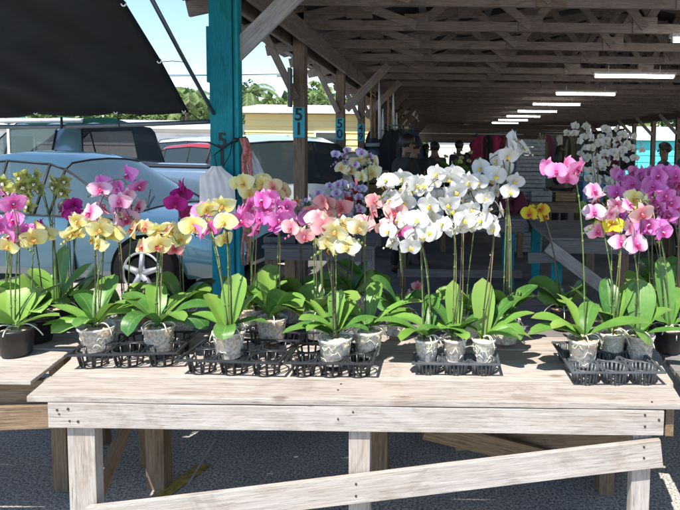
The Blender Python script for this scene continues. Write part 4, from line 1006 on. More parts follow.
def seats(t, hw=.42):
    for s in (1, -1):
        MB().blob((-.15, s * hw, .95), .24, (.35, 1, 1.5), 10, 8).build('front_seat', M['black'], t); MB().blob((-.15, s * hw, 1.25), .10, (.5, 1.2, .8), 8, 6).build('headrest', M['black'], t)
t = car('parked_car', 'light blue sedan with black window trim parked nearest on the left', 'car', SED, (-1.45, 1.4), paint('light_blue_paint', (.045, .115, .165)), (-4.15, 6.95, .0), R(-9), .90, .33, glassm=glass_sky, extras=lights(2.2, -2.25, .9, .68, .8), group='cars parked beside the hall'); seats(t)
# pickup, steel blue, tail toward the camera
PK = [(-2.9, .55, 1.18, 1.20, .92, .86, 0, 0), (-2.85, .5, 1.22, 1.24, .95, .88, 0, 0), (-.80, .45, 1.22, 1.24, .95, .88, 0, 0), (-.74, .45, 1.22, 1.26, .95, .86, 0, 'rear_window'), (-.63, .42, 1.22, 1.84, .95, .74, 0, 0), (-.5, .42, 1.22, 1.87, .95, .73, 0, 0), (-.18, .42, 1.21, 1.89, .95, .74, 1, 0), (.7, .42, 1.20, 1.86, .95, .73, 1, 'windshield'), (1.45, .42, 1.18, 1.24, .94, .80, 0, 0), (2.3, .45, 1.12, 1.18, .93, .78, 0, 0), (2.75, .5, 1.0, 1.06, .88, .7, 0, 0), (2.85, .6, .8, .9, .8, .6, 0, 0)]
pt = paint('steel_blue_paint', (.15, .22, .30))
def pkx(t, rings, n):
    lights(2.75, -2.88, .95, .85, .95)(t, rings, n)
    MB().box(-2.75, -1.0, -.78, .78, 1.262, 1.285).build('bed_cover', M['black'], t, bevel=.01)
    MB().box(-.62, -.55, -.14, .14, 1.90, 1.93).build('brake_light', redlamp, t, bevel=.006)
    MB().box(-3.02, -2.9, -.85, .85, .5, .68).build('rear_bumper', M['chrome'], t, bevel=.03)
pk = car('pickup_truck', 'steel blue pickup truck with dark rear glass behind the light blue sedan', 'pickup truck', PK, (-1.75, 1.85), pt, (-5.75, 9.8, 0), R(180 - 14), .95, .39, glass, pkx, group='cars parked beside the hall'); seats(pk)
# silver suv and white suv, red hatchback
SUV = [(-2.2, .5, .95, 1.05, .78, .6, 0, 'rear_window'), (-2.05, .3, 1.05, 1.60, .90, .68, 1, 0), (-1.2, .28, 1.04, 1.70, .93, .72, 1, 0), (-.3, .28, 1.03, 1.72, .93, .73, 1, 0), (.45, .28, 1.02, 1.66, .93, .71, 1, 'windshield'), (1.2, .28, 1.02, 1.08, .92, .74, 0, 0), (1.9, .3, .96, 1.02, .90, .7, 0, 0), (2.25, .4, .75, .85, .8, .6, 0, 0)]
car('parked_car', 'silver estate car with wide side windows behind the pickup bed', 'car', SUV, (-1.4, 1.4), paint('silver_paint', (.50, .53, .56)), (-6.3, 15.2, 0), R(172), .93, .35, extras=lights(2.1, -2.2, .93, .75, .9), group='cars parked beside the hall')
car('parked_car', 'white car with large dark window between the teal post and post 51', 'car', SUV, (-1.4, 1.4), paint('pearl_white_paint', (.62, .66, .70)), (-2.95, 9.9, 0), R(180 - 62), .93, .35, extras=lights(2.1, -2.2, .93, .75, .9), group='cars parked beside the hall')
car('parked_car', 'red car behind the white one, its sloping bonnet showing right of the teal post', 'car', SED, (-1.45, 1.4), paint('red_paint', (.45, .03, .03)), (-5.3, 14.3, .12), R(-8), .90, .33, extras=lights(2.2, -2.25, .9, .68, .8), group='cars parked beside the hall')
car('parked_car', 'dull red car low behind post 51 and the yellow building', 'car', SED, (-1.45, 1.4), paint('brick_red_paint', (.36, .05, .05)), (-2.6, 15.5, 0), R(-30), .90, .33, extras=lights(2.2, -2.25, .9, .68, .8), group='cars parked beside the hall')

# ------------------------------------------------------------------ buildings
def siding_house(name, label, px0, px1, D, depth, zw, zroof, wallc, roofc, lap=.2, windows=(), door=None, over=.35):
    x0, x1 = at(px0, 150, D).x, at(px1, 150, D).x; t = thing(name, label, 'building', ((x0 + x1) / 2, D + depth / 2, 0))
    mb = MB(); n = int(zw / lap)
    for i in range(n):
        z0, z1 = i * lap, min(zw, (i + 1) * lap); b = len(mb.v); e = .035
        mb.v += [Vector(p) for p in ((x0 - e, D - e, z0), (x1 + e, D - e, z0), (x1, D, z1), (x0, D, z1), (x1 + e, D + depth, z0), (x1, D + depth, z1), (x0 - e, D + depth, z0), (x0, D + depth, z1))]
        mb.face((b, b + 1, b + 2, b + 3)); mb.face((b + 1, b + 4, b + 5, b + 2)); mb.face((b + 6, b, b + 3, b + 7))
        mb.face((b + 1, b, b + 6, b + 4))
    mb.box(x0 + .01, x1 - .01, D + .05, D + depth, 0, zw); mb.build('wall', wallc, t, world=True)
    r_ = MB(); b = 0; o_ = over; ym = D + depth / 2
    r_.v = [Vector(p) for p in ((x0 - o_, D - o_, zw), (x1 + o_, D - o_, zw), (x1 + o_, ym, zroof), (x0 - o_, ym, zroof), (x1 + o_, D + depth + o_, zw), (x0 - o_, D + depth + o_, zw), (x0 - o_, D - o_, zw + .12), (x1 + o_, D - o_, zw + .12), (x1 + o_, ym, zroof + .12), (x0 - o_, ym, zroof + .12), (x1 + o_, D + depth + o_, zw + .12), (x0 - o_, D + depth + o_, zw + .12))]
    for f in ((0, 1, 7, 6), (6, 7, 8, 9), (9, 8, 10, 11), (3, 2, 1, 0), (5, 4, 2, 3), (1, 4, 10, 8, 7), (0, 6, 9, 11, 5), (4, 5, 11, 10)): r_.face(f)
    r_.build('roof', roofc, t, world=True)
    for (px, w, z0, z1) in windows:
        x = at(px, 150, D).x; f = MB()
        for (a0, a1, c0_, c1_) in ((x - w / 2 - .06, x + w / 2 + .06, z0 - .06, z0), (x - w / 2 - .06, x + w / 2 + .06, z1, z1 + .06), (x - w / 2 - .06, x - w / 2, z0, z1), (x + w / 2, x + w / 2 + .06, z0, z1)): f.box(a0, a1, D - .09, D - .03, c0_, c1_)
        fo = f.build('window', M['white_metal'], t, world=True); MB().box(x - w / 2, x + w / 2, D - .07, D - .05, z0, z1).build('pane', glass, fo, world=True) if False else MB().box(x - w / 2, x + w / 2, D - .07, D - .05, z0, z1).build('window_pane', glass, t, world=True)
    return t
whiteroof = simple('white_sheet_roof', (.72, .70, .66), .5, var=.06, scale=1.5)
siding_house('yellow_building', 'pale yellow clapboard building with a white roof behind the numbered posts', 246, 402, 20, 5, 2.62, 2.95, simple('yellow_clapboard', (.74, .60, .27), .7, var=.05, scale=2), whiteroof, .2, windows=((330, .9, 1.0, 2.0),))
siding_house('white_trailer', 'long white flat trailer building behind the pickup truck', -120, 212, 24, 4, 2.15, 2.45, simple('white_cladding', (.72, .70, .69), .6, var=.06, scale=2), whiteroof, .5, windows=((20, 1.2, 1.0, 1.8), (190, 1.0, 1.0, 1.8)))
siding_house('turquoise_building', 'turquoise wall with white roof seen outside the right side of the hall', 560, 900, 36, 6, 2.1, 2.9, M['teal_far'], whiteroof, .4)
siding_house('white_building', 'white building glimpsed through the far end of the hall', 405, 520, 52, 5, 2.3, 2.9, simple('white_wall', (.75, .74, .7), .6), whiteroof, .5)

# ------------------------------------------------------------------ trees, pole and wires
def leaf_cloud(rad, hgt, n, size, seedv):
    rnd = random.Random(seedv); mb = MB(); cl = [(Vector((rnd.gauss(0, rad * .42), rnd.gauss(0, rad * .42), rnd.uniform(.25, .95) * hgt)), rnd.uniform(.25, .5) * rad) for _ in range(16)]
    for _ in range(n):
        c, r_ = rnd.choice(cl); d = Vector((rnd.gauss(0, 1), rnd.gauss(0, 1), rnd.gauss(0, .8))).normalized() * r_ * rnd.uniform(.55, 1.05); p = c + d
        a = Vector((rnd.gauss(0, 1), rnd.gauss(0, 1), rnd.gauss(0, 1))).normalized(); b = a.orthogonal().normalized(); s = size * rnd.uniform(.4, 1.1); i = len(mb.v)
        mb.v += [p - a * s, p + b * s * .5, p + a * s, p - b * s * .5]; mb.face((i, i + 1, i + 2, i + 3))
    return mb, cl
protos = []
for k in range(3):
    mb, cl = leaf_cloud(2.7, 5.9, 5200, .22, 40 + k); me = mb.mesh('crown', M['leaf_far'])
    tk = MB(); tk.tube([(0, 0, 0), (.1, 0, 1.2), (0, .1, 2.4)], [.25, .2, .14], 8)
    for c, r_ in cl[:8]: tk.tube([(0, .1, 1.8), c * .6 + Vector((0, 0, .5)), c], [.12, .07, .03], 5)
    protos.append((me, tk.mesh('trunk', M['trunk'])))
def palm_mesh(seedv):
    rnd = random.Random(seedv); mb = MB()
    for k in range(18):
        az = rnd.uniform(0, 6.28); el = rnd.uniform(-.2, 1.2); L0 = rnd.uniform(1.6, 2.3); pts = []; p = Vector((0, 0, 4.2))
        for i in range(9):
            e = el - i * .22; d = Vector((math.cos(az) * math.cos(e), math.sin(az) * math.cos(e), math.sin(e))); pts.append((p.copy(), d)); p += d * L0 / 8
        mb.tube([q[0] for q in pts], .02, 4)
        for (q, d) in pts[1:]:
            s = Vector((-math.sin(az), math.cos(az), -.5)).normalized(); s2 = Vector((math.sin(az), -math.cos(az), -.5)).normalized()
            for w in (s, s2):
                for j in range(3):
                    q2 = q + d * (j * .08); i = len(mb.v); mb.v += [q2, q2 + d * .07, q2 + w * .45 + d * .25]; mb.face((i, i + 1, i + 2))
    return mb.mesh('crown', M['leaf_far2'])
pm = [palm_mesh(3), palm_mesh(9)]
pt_ = MB().tube([(0, 0, 0), (.12, 0, 1.5), (.05, .05, 3), (0, 0, 4.25)], [.17, .13, .11, .12], 9).mesh('trunk', M['trunk'])
tl = ['leftmost tree in the line behind the trailer', 'round tree left of the teal post', 'broad tree just left of the teal post in the background', 'tree directly right of the teal post above the white roof', 'dense tree in the middle gap above the yellow building', 'tree right of middle gap above the yellow building', 'tree just left of post 51 above the roofline', 'tree between posts 51 and 50', 'tree between posts 50 and 49', 'farthest right tree of the left treeline']
xs = [120, 160, 196, 236, 262, 284, 312, 338, 365, 392]
for k, px in enumerate(xs):
    D = 46 + (k * 7) % 9; s = .80 + .07 * ((k * 5) % 4); q = at(px, 150, D)
    t = thing('leafy_tree', 'green leafy ' + tl[k], 'tree', (q.x, D, 0), 'treeline beyond the yellow building', k * 1.3); t.scale = (s * 1.15, s * 1.15, s)
    child('crown', protos[k % 3][0], t); child('trunk', protos[k % 3][1], t)
for k, (px, D, s, lb_) in enumerate(((248, 40, 1.12, 'palm right of the teal post'), (326, 41, 1.05, 'palm between posts 51 and 50'), (188, 41, 1.05, 'palm left of the teal post'))):
    q = at(px, 150, D); t = thing('palm_tree', 'feathery ' + lb_ + ' above the roofs', 'palm tree', (q.x, D, 0), 'palms in the treeline', k * 1.1); t.scale = (s, s, s); child('crown', pm[k % 2], t); child('trunk', pt_, t)
fw = MB(); rnd = random.Random(5)
for _ in range(9000):
    p = Vector((rnd.uniform(-70, 60), rnd.uniform(62, 70), 0)); p.z = rnd.uniform(0, 1) ** .7 * (6.6 + 1.0 * math.sin(p.x * .35) + .6 * math.sin(p.x * 1.3)); a = Vector((rnd.gauss(0, 1), rnd.gauss(0, .6), rnd.gauss(0, 1))).normalized() * rnd.uniform(.3, .7); b = a.orthogonal() * .6; i = len(fw.v); p.z *= 1.0; fw.v += [p - a, p + b, p + a, p - b]; fw.face((i, i + 1, i + 2, i + 3))
o = fw.build('distant_woods', M['leaf_far'], None); o['kind'] = 'stuff'; tag(o, 'far green woods closing the background behind the treeline', 'woods')
up = thing('utility_pole', 'thin grey utility pole left of post 51', 'pole', (at(289, 120, 30).x, 30, 0)); q = at(289, 72, 30)
MB().tube([(q.x, 30, 0), (q.x, 30, q.z)], [.11, .08], 8).build('pole', W['grey'], up, world=True); MB().box(q.x - .6, q.x + .6, 29.95, 30.05, q.z - .25, q.z - .15).build('crossarm', W['grey'], up, world=True)
for k, (ya, yb_) in enumerate(((60, 74), (63, 72.5))):
    mb = MB(); a = at(-200, ya - 8 + k, 34); b = at(289, 74, 30)
    mb.tube([a.lerp(b, i / 16) - Vector((0, 0, .5 * math.sin(math.pi * i / 16))) for i in range(17)], .016, 4)
    o = mb.build('power_line', M['black'], None); tag(o, ['upper', 'lower'][k] + ' thin power line crossing the blue sky left of post 51', 'cable', 'power lines')

# ------------------------------------------------------------------ people
def skin_mesh(verts, edges, radii, root=0, sub=2):
    me = bpy.data.meshes.new('t'); me.from_pydata([tuple(v) for v in verts], edges, []); o = bpy.data.objects.new('t', me); C.objects.link(o)
    o.modifiers.new('s', 'SKIN'); sv = me.skin_vertices[0].data
    for i, r_ in enumerate(radii): sv[i].radius = r_ if hasattr(r_, '__len__') else (r_, r_)
    sv[root].use_root = True
    ss = o.modifiers.new('u', 'SUBSURF'); ss.levels = sub; ss.render_levels = sub
    dg = bpy.context.evaluated_depsgraph_get(); dg.update(); em = bpy.data.meshes.new_from_object(o.evaluated_get(dg))
    vs = [v.co.copy() for v in em.vertices]; fs = [tuple(p_.vertices) for p_ in em.polygons]; bpy.data.objects.remove(o); bpy.data.meshes.remove(em); return vs, fs
def person(label, loc, rz, shirt, pants, h=1.7, long_hair=False, arm=(20, 40), cap=None, lean=0, hairm=None, hold=False, group='shoppers and sellers in the hall'):
    s = h / 1.72; t = thing('person', label, 'person', loc, group, rz)
    V = []; E = []; RR = []
    def add(p, r_, par=None):
        V.append(Vector(p)); RR.append(r_); 
        if par is not None: E.append((par, len(V) - 1))
        return len(V) - 1
    ly = -math.sin(R(lean))
    pel = add((0, 0, .95), (.15, .11)); sp = add((0, .3 * ly, 1.15), (.135, .10), pel); ch = add((0, .55 * ly, 1.33), (.16, .115), sp); nk = add((0, .8 * ly, 1.455), (.068, .068), ch)
    n2 = add((0, .88 * ly - .005, 1.53), (.058, .06), nk); hd = add((0, .92 * ly - .012, 1.615), (.078, .09), n2); ht = add((0, .95 * ly, 1.675), (.062, .075), hd)
    ends = []
    for sd, ag in ((1, arm[0]), (-1, arm[1])):
        sh = add((sd * .17, .6 * ly, 1.40), .062, ch); a = R(ag); el = add((sd * (.215), .6 * ly - .27 * math.sin(a) * .5, 1.40 - .29 * math.cos(a * .5)), .043, sh)
        ee = V[el]; wv = add((sd * (.20), ee.y - .25 * math.sin(a), ee.z - .25 * math.cos(a)), .029, el); d = (V[wv] - ee).normalized(); hn = add(V[wv] + d * .07, (.036, .020), wv)
        ends.append((V[wv].copy(), d, sd))
        hp = add((sd * .095, 0, .88), .098, pel); kn = add((sd * .11, -.02, .49), .06, hp); an = add((sd * .115, .015, .09), .037, kn); ft = add((sd * .125, -.12, .035), (.042, .03), an)
    for (w_, d, sd) in ends:
        side = Vector((0, 1, 0)) if abs(d.z) > .7 else Vector((0, 0, 1)); side = (side - d * side.dot(d)).normalized()
        # five fingers rooted in the palm
    vs, fs = skin_mesh(V, E, RR)
    mb = MB(); mb.v = vs
    for f in fs: mb.face(f, 0, None, True)
    for (w_, d, sd) in ends:
        side = Vector((0, 1, 0)) if abs(d.z) > .5 else Vector((1, 0, 0)); side = (side - d * side.dot(d)).normalized(); cu = Vector((-sd, 0, 0)) if abs(d.z) > .5 else Vector((0, 0, -1))
        for k, L0 in enumerate((.065, .075, .07, .055)):
            b = w_ + d * .085 + side * (.022 * (1.5 - k) / 1.5 - .0) ; mb.tube([b, b + d * L0 * .45 + cu * .006, b + d * L0 * .75 + cu * .022, b + d * L0 * .8 + cu * .038], [.0095, .009, .008, .006], 6)
        b = w_ + d * .035 + side * .03; mb.tube([b, b + side * .018 + d * .025, b + side * .02 + d * .055 + cu * .01], [.011, .0095, .007], 6)
    hc = Vector((0, .93 * ly - .012, 1.625))
    mb.blob(hc + Vector((0, -.088, -.015)), .016, (.8, 1, 1.3), 7, 5); mb.blob(hc + Vector((0, -.075, -.055)), .02, (1.3, .6, .35), 7, 4, 0)
    for sd in (1, -1): mb.blob(hc + Vector((sd * .076, .005, -.01)), .025, (.4, .8, 1.3), 7, 5); mb.blob(hc + Vector((sd * .03, -.077, .008)), .010, (1.2, .6, .7), 7, 4, 1)
    for i in range(len(mb.v)): mb.v[i] = mb.v[i] * s
    mb.build('body', [M['skin'], M['black']], t)
    # clothing: torso and sleeves, trousers
    def cloth_(name, idxs, grow, mt, trim=None):
        mp = {i: k for k, i in enumerate(idxs)}; v2 = [V[i].copy() for i in idxs]; r2 = []
        for i in idxs:
            r_ = RR[i]; r_ = r_ if hasattr(r_, '__len__') else (r_, r_); r2.append((r_[0] * 1.08 + grow, r_[1] * 1.08 + grow))
        e2 = [(mp[a], mp[b]) for a, b in E if a in mp and b in mp]
        if trim: trim(v2, mp, r2)
        vs, fs = skin_mesh(v2, e2, r2, mp[pel]); m_ = MB(); m_.v = [v * s for v in vs]
        for f in fs: m_.face(f, 0, None, True)
        m_.build(name, mt, t)
    shs = [i for i in range(len(V)) if i in (pel, sp, ch)]
    a1 = [7, 8]; a2 = [15, 16]
    def tr1(v2, mp, r2):
        for a in (8, 16): v2[mp[a]] = V[a - 1].lerp(V[a], .85)
    cloth_('shirt', shs + a1 + a2, .012, shirt, tr1)
    legs_ = [pel, 11, 12, 13, 19, 20, 21]
    cloth_('trousers', legs_, .012, pants)
    hm = MB(); hr = hairm or M['hair']
    def hf(u, v):
        th = v * math.pi * .70; a = u * 2 * math.pi; r_ = .108 + .005 * math.sin(a * 9) + .004 * math.sin(a * 5 + v * 9) 
        front = max(0, -math.sin(a)); th *= (1 - .42 * front); r_ *= 1 - .5 * max(0, v - .62)
        return (hc.x + r_ * .86 * math.sin(th) * math.cos(a), hc.y + .008 + r_ * 1.06 * math.sin(th) * math.sin(a), hc.z + .018 + r_ * 1.02 * math.cos(th))
    hm.grid(hf, 26, 9)
    if long_hair:
        hm.tube([hc + Vector((0, .05, .03)), hc + Vector((0, .085, -.10)), hc + Vector((0, .10, -.24)), hc + Vector((0, .09, -.33))], [.08, .085, .075, .03], 12)
        for sd in (1, -1): hm.tube([hc + Vector((sd * .06, .0, .05)), hc + Vector((sd * .088, .01, -.08)), hc + Vector((sd * .085, .02, -.24))], [.03, .032, .015], 8)
    hm.v = [v * s for v in hm.v]; hm.build('hair', hr, t)
    if cap:
        cp = MB(); cp.blob(hc + Vector((0, .005, .035)), .108, (.92, 1.08, .82), 16, 8); cp.grid(lambda u, v: (hc.x + (v - .5) * .15, hc.y - .08 - .085 * u * (1 - (2 * v - 1) ** 2 * .5), hc.z + .035 - .015 * u), 4, 8); cp.v = [v * s for v in cp.v]; cp.build('cap', cap, t)
    if True:
        for sd in (1, -1):
            sm_ = MB(); sm_.blob(Vector((sd * .125, -.07, .045)) * s, .06, (.85, 2.2, .75), 10, 6); sm_.build('shoe', M['black'], t)
    return t
def fab(n, c): return simple(n, c, .85, var=.15, scale=30)
dk = fab('dark_trousers', (.02, .022, .03)); nv = fab('navy_cloth', (.02, .035, .07)); gy = fab('dark_grey_cloth', (.045, .045, .05)); mr = fab('maroon_cloth', (.10, .01, .03)); bk = fab('black_cloth', (.012, .012, .015)); den = fab('denim', (.05, .08, .15))
P = lambda px, D: (at(px, 300, D).x, D, 0)
person('person in a dark top facing left in front of the turquoise wall', P(659, 9.3), R(-100), nv, dk, 1.68, arm=(40, 60))
person('person in navy top at the extreme right edge', P(679, 8.4), R(-120), nv, dk, 1.76, arm=(30, 20))
person('person with long dark hair behind the bright pink orchid', P(557, 10.6), R(130), bk, dk, 1.62, True, arm=(50, 60))
person('person in black bending over a bench beneath the dark awning end', P(399, 7.4), R(120), bk, dk, 1.72, arm=(60, 70), lean=6)
person('person in maroon trousers standing between benches left of the white orchids', P(413, 7.9), R(160), bk, mr, 1.70, arm=(20, 50), cap=bk)
person('person with dark hair in the middle of the aisle before the far opening', P(433, 10.5), R(200), gy, dk, 1.66, arm=(30, 70))
person('person in grey far down the aisle right of the middle', P(457, 12.5), R(150), gy, den, 1.70, arm=(30, 70))
person('person in a maroon top deep in the aisle', P(424, 13.5), R(90), mr, dk, 1.62, True, arm=(30, 40))
person('person in dark clothes farthest down the hall', P(470, 17), R(170), bk, dk, 1.7, arm=(30, 40))

# ------------------------------------------------------------------ goods inside the hall
def crate(label, loc, w, d, h, mt, group=None, rz=0, slats=4, name='crate'):
    t = thing(name, label, 'crate', loc, group, rz); mb = MB()
    hs = h / slats
    for i in range(slats):
        z0 = i * hs + hs * .15; z1 = (i + 1) * hs
        mb.box(-w / 2, w / 2, -d / 2, -d / 2 + .012, z0, z1); mb.box(-w / 2, w / 2, d / 2 - .012, d / 2, z0, z1); mb.box(-w / 2, -w / 2 + .012, -d / 2 + .0125, d / 2 - .0125, z0, z1); mb.box(w / 2 - .012, w / 2, -d / 2 + .0125, d / 2 - .0125, z0, z1)
    mb.build('side_slats', mt, t); b = MB(); b.box(-w / 2 + .013, w / 2 - .013, -d / 2 + .013, d / 2 - .013, .004, .016); b.build('bottom', mt, t)
    for sx in (-1, 1):
        for sy in (-1, 1):
            p_ = MB(); p_.box(sx * (w / 2 - .03) - .014, sx * (w / 2 - .03) + .014, sy * (d / 2 - .03) - .014, sy * (d / 2 - .03) + .014, .02, h * 1.0); p_.build('corner_post', mt, t)
    return t
gcr = simple('grey_crate_plastic', (.22, .23, .24), .6, var=.3); bcr = simple('blue_crate_plastic', (.06, .16, .32), .5); wcr = simple('white_box', (.55, .55, .52), .7); kcr = simple('cardboard', (.28, .19, .11), .85, var=.2)
q = P(525, 9.2)
words6 = ['lowest', 'second lowest', 'third from the floor', 'fourth from the floor', 'fifth from the floor', 'second from the top', 'topmost']
for k in range(7):
    crate(words6[k] + ' grey crate in the tall stack right of the white orchids', (q[0] + random.uniform(-.02, .02), 9.2, .02 + k * .245), .42, .42, .235, gcr, 'stacked grey crates', R(random.uniform(-6, 6)))
nm = 0
def clutter(bx0, bx1, y0, z, n, tagline, mats, big=1.0):
    for k in range(n):
        x = bx0 + (bx1 - bx0) * (k + .5) / n; y = y0 + random.uniform(-.1, .12); w = (bx1 - bx0) / n * .8; h = random.uniform(.12, .32) * big
        crate(['low ', 'open ', 'slatted ', 'small ', 'worn ', 'dark '][k % 6] + tagline[k % len(tagline)], (x, y, z), w, .4, h, mats[k % len(mats)], 'crates on the hall benches', 0, 2 + k % 2)
clutter(at(398, 220, 6.9).x, at(470, 220, 6.9).x, 7.05, .802, 3, ['blue crate left on the teal legged bench', 'pale box in the middle of the teal legged bench', 'grey crate on the teal legged bench behind the white blooms'], [bcr, wcr, gcr])
clutter(1.3, 3.2, 9.1, .802, 5, ['grey crate at the left end of bench behind yellow orchid', 'brown carton on the bench behind yellow orchid', 'blue crate on the bench behind the pink single stem', 'white box on bench behind pale pink blooms', 'grey crate at right end of the deep bench'], [gcr, kcr, bcr, wcr, gcr])
clutter(2.6, 5.6, 12, .802, 5, ['carton at left on the long middle bench', 'white box on the long middle bench', 'grey crate at the centre of the long middle bench', 'blue crate on the long middle bench', 'carton at right end of the long middle bench'], [kcr, wcr, gcr, bcr, kcr], 1.3)
clutter(3.5, 7.0, 7.9, .802, 5, ['grey crate behind the magenta orchids at left', 'carton behind the magenta orchids', 'blue crate behind magenta orchids', 'white box behind the magenta orchids at right', 'carton at far right bench end'], [gcr, kcr, bcr, wcr, kcr])
clutter(-1.2, 0, 9.5, .802, 3, ['carton on the brown bench under post 50', 'blue crate on the brown bench under post 50', 'grey crate on the brown bench right of post 50'], [kcr, bcr, gcr], 1.6)
# shallow grey trays on the brown bench
for k, px in enumerate((285, 318)):
    t = thing('seed_tray', ['left', 'right'][k] + ' shallow grey tray lying on the brown bench under the lilac blooms', 'tray', (at(px, 243, 5.4).x, 5.42, .745), 'shallow trays on the brown bench')
    mb = MB(); mb.box(-.13, .13, -.2, .2, 0, .008); mb.build('base', M['tray_grey'], t)
    mb = MB(); mb.box(-.14, .14, -.21, -.2, 0, .05); mb.box(-.14, .14, .2, .21, 0, .05); mb.box(-.14, -.13, -.1995, .1995, 0, .05); mb.box(.13, .14, -.1995, .1995, 0, .05); mb.build('rim', M['tray_grey'], t)
# crimson fabric draped on the teal legged bench
t = thing('cloth', 'crimson cloth draped over crates above the teal bench leg', 'cloth', (at(515, 205, 7.0).x, 7.0, .802))
mb = MB(); xa, xb = at(500, 205, 7).x, at(530, 205, 7).x
mb.grid(lambda u, v: (xa + (xb - xa) * u, 6.9 + .5 * v, .815 + .26 * math.sin(math.pi * min(1, v * 1.1 + .08)) * (.8 + .2 * math.sin(u * 11)) + .02 * math.sin(u * 23 + v * 8)), 22, 14); o = mb.build('fabric', mr, t, world=True); o.modifiers.new('s', 'SOLIDIFY').thickness = .004
# hanging garments on rails
hcol = [('black', bk), ('maroon', mr), ('navy', nv), ('grey', gy), ('pale', fab('pale_cloth', (.35, .33, .32))), ('crimson', fab('crimson_cloth', (.30, .02, .08))), ('olive', fab('olive_cloth', (.09, .09, .04)))]
def rail(label, p0, p1, n, zt, cols, gl, length=.8, where=''):
    t = thing('clothes_rail', label, 'clothes rail', (p0[0], p0[1], 0)); mb = MB(); a = Vector((p0[0], p0[1], zt)); b = Vector((p1[0], p1[1], zt))
    mb.tube([a, b], .014, 8); mb.build('bar', M['grey_metal'], t, world=True)
    mb = MB()
    for q in (a, b): mb.tube([(q.x, q.y, 0), q], .016, 8)
    mb.build('upright', M['grey_metal'], t, world=True)
    d = (b - a).normalized(); ordn = ['first', 'second', 'third', 'fourth', 'fifth', 'sixth', 'seventh', 'eighth']
    for k in range(n):
        c = a.lerp(b, (k + .5) / n); cn, cm = hcol[cols[k % len(cols)]]; w = .42; L0 = length * random.uniform(.85, 1.1); s = Vector((-d.y, d.x, 0)) * .0 + Vector((1, 0, 0)); ph = random.uniform(0, 6)
        g_ = thing('garment', cn + ' garment, ' + ordn[k] + ' from the left on the rail ' + where, 'garment', c, gl)
        m_ = MB()
        for sd in (-1, 1):
            m_.grid(lambda u, v: (c.x + (u - .5) * (.22 + .2 * min(1, v * 4)) * (1 + .1 * v), c.y + sd * (.03 + .03 * math.sin(math.pi * u)) + .015 * math.sin(u * 15 + ph), c.z - .06 - .03 * abs(u - .5) * 4 * (v < .05) - L0 * v), 12, 10, 0, sd > 0)
        m_.build('fabric', cm, g_, world=True); h_ = MB(); h_.tube([c + Vector((0, 0, .015)), c + Vector((0, 0, -.05)), c + Vector((.18, 0, -.09)), c + Vector((-.18, 0, -.09)), c + Vector((0, 0, -.05))], .004, 4); h_.build('hanger', M['grey_metal'], g_, world=True)
rail('clothes rail under the fourth fluorescent lamp', P(474, 13), P(512, 13), 5, 1.92, [5, 0, 5, 1, 4], 'garments on the middle rail', .85, 'behind the tallest white orchid')
rail('clothes rail of black garments behind post 49', P(372, 13.2), P(402, 13.2), 6, 2.05, [0, 2, 3, 0, 2, 0], 'garments on the left rail', 1.1, 'right of post 49')
rail('clothes rail of dark garments left of the aisle', P(388, 10.2), P(412, 10.2), 4, 1.95, [0, 0, 3, 2], 'garments on the near left rail', 1.2, 'left of the aisle')
rail('clothes rail in brown light at the right of the aisle', P(536, 16), P(575, 16), 7, 2.0, [6, 1, 3, 4, 0, 6, 3], 'garments on the right rail', .9, 'left of the grey-white orchids')
rail('far clothes rail behind the far white orchids', P(580, 18), P(625, 18), 7, 2.0, [3, 6, 0, 4, 1, 3, 0], 'garments on the far right rail', .9, 'near the turquoise wall')
# hanging belts by post 49 and ornaments
for k, (px, py0, py1, D, mt_, cn) in enumerate(((379, 95, 139, 10.8, M['white_metal'], 'white'), (371, 100, 138, 11.2, kcr, 'tan'), (388, 110, 140, 11.4, kcr, 'brown'), (393, 112, 142, 11.6, M['white_metal'], 'short white'))):
    mb = MB(); a = at(px, py0 - 25, D); b = at(px + 1, py1, D)
    a.z = 2.80
    mb.tube([a, a.lerp(b, .4), b, b + Vector((.05, 0, .0)), a.lerp(b, .5) + Vector((.06, 0, 0))], [.006, .02, .035, .03, .012], 6); o = mb.build('hanging_strap', mt_, None); tag(o, cn + ' strap hanging from the beam right of post 50', 'strap', 'straps hanging near post 49')
t = thing('water_drum', 'dark round drum on the floor right of post 49', 'drum', (*P(379, 11.9)[:2], .0)); dm = MB(); dm.lathe([(.001, 0), (.3, 0), (.33, .3), (.34, .6), (.33, 1.4), (.30, 1.6), (.001, 1.62)], 20); dm.build('body', simple('dark_drum', (.03, .045, .06), .4), t); MB().lathe([(.34, 1.58), (.36, 1.58), (.36, 1.64), (.001, 1.66)], 20).build('lid', gcr, t)
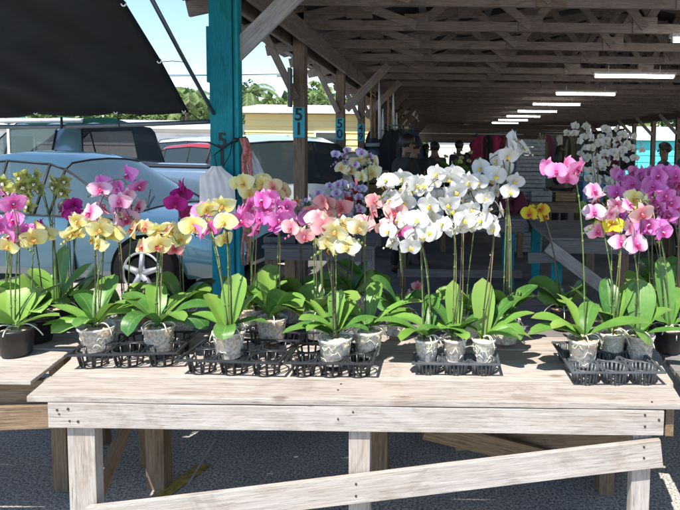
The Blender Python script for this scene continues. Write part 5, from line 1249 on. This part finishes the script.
# leafy pot plants on floor back centre
for k, (px, D, lb_) in enumerate(((452, 10.2, 'bushy potted plant with arching dark leaves in the aisle'), (468, 11.6, 'second bushy potted plant farther along the aisle'))):
    O(px, D, .8, 'black', 10, [('yellow', 4, px + 2, 158, 9, 6)], lb_, 'bushy pot plants in the aisle', r=.16, h=.25, ls=2.2)
    rough_bench(['small bench in the aisle under a bushy plant', 'farther small bench in the aisle under a bushy plant'][k], P(px, D)[0] - .35, P(px, D)[0] + .35, D - .3, D + .3, .79, W['brown'], (0, 1), [W['brown']], nb=3, legw=.06)
# big leafy plants in the shade on the right bench and behind
for k, (px, D, z0, lb_) in enumerate(((664, 3.42, .705, 'flowerless orchid with big leaves at the back of the right bench'),)):
    O(px, D, z0, 'black', 8, [], lb_, 'flowerless orchids at the back', ls=1.2)

# ------------------------------------------------------------------ light
wd = bpy.data.worlds.new('World'); sc.world = wd; wd.use_nodes = True; nt = wd.node_tree
SUN_EL, SUN_AZ = 58.0, 24.0       # azimuth: light travels toward +Y and +X
sky = nt.nodes.new('ShaderNodeTexSky'); sky.sky_type = 'NISHITA'; sky.sun_disc = False; sky.sun_elevation = R(SUN_EL)
sky.sun_rotation = R(180 + SUN_AZ); sky.air_density = 1.0; sky.dust_density = .15; sky.ozone_density = 2.8
bgn = nt.nodes['Background']; nt.links.new(sky.outputs[0], bgn.inputs['Color']); bgn.inputs['Strength'].default_value = .085
sl = bpy.data.lights.new('sun', 'SUN'); sl.energy = 2.9; sl.angle = R(.5); sl.color = (1, .94, .84)
so = bpy.data.objects.new('sun', sl); C.objects.link(so)
d = Vector((math.sin(R(SUN_AZ)) * math.cos(R(SUN_EL)), math.cos(R(SUN_AZ)) * math.cos(R(SUN_EL)), -math.sin(R(SUN_EL))))
so.rotation_euler = d.to_track_quat('-Z', 'Y').to_euler(); so.location = (-3, -4, 8)

sc.render.engine = 'CYCLES'; sc.render.resolution_x = 1024; sc.render.resolution_y = 768
sc.view_settings.view_transform = 'Standard'; sc.view_settings.look = 'None'; sc.view_settings.gamma = 1; sc.view_settings.use_curve_mapping = False
sc.view_settings.exposure = 1.6
sc.cycles.max_bounces = 8; sc.cycles.diffuse_bounces = 4; sc.cycles.transparent_max_bounces = 12
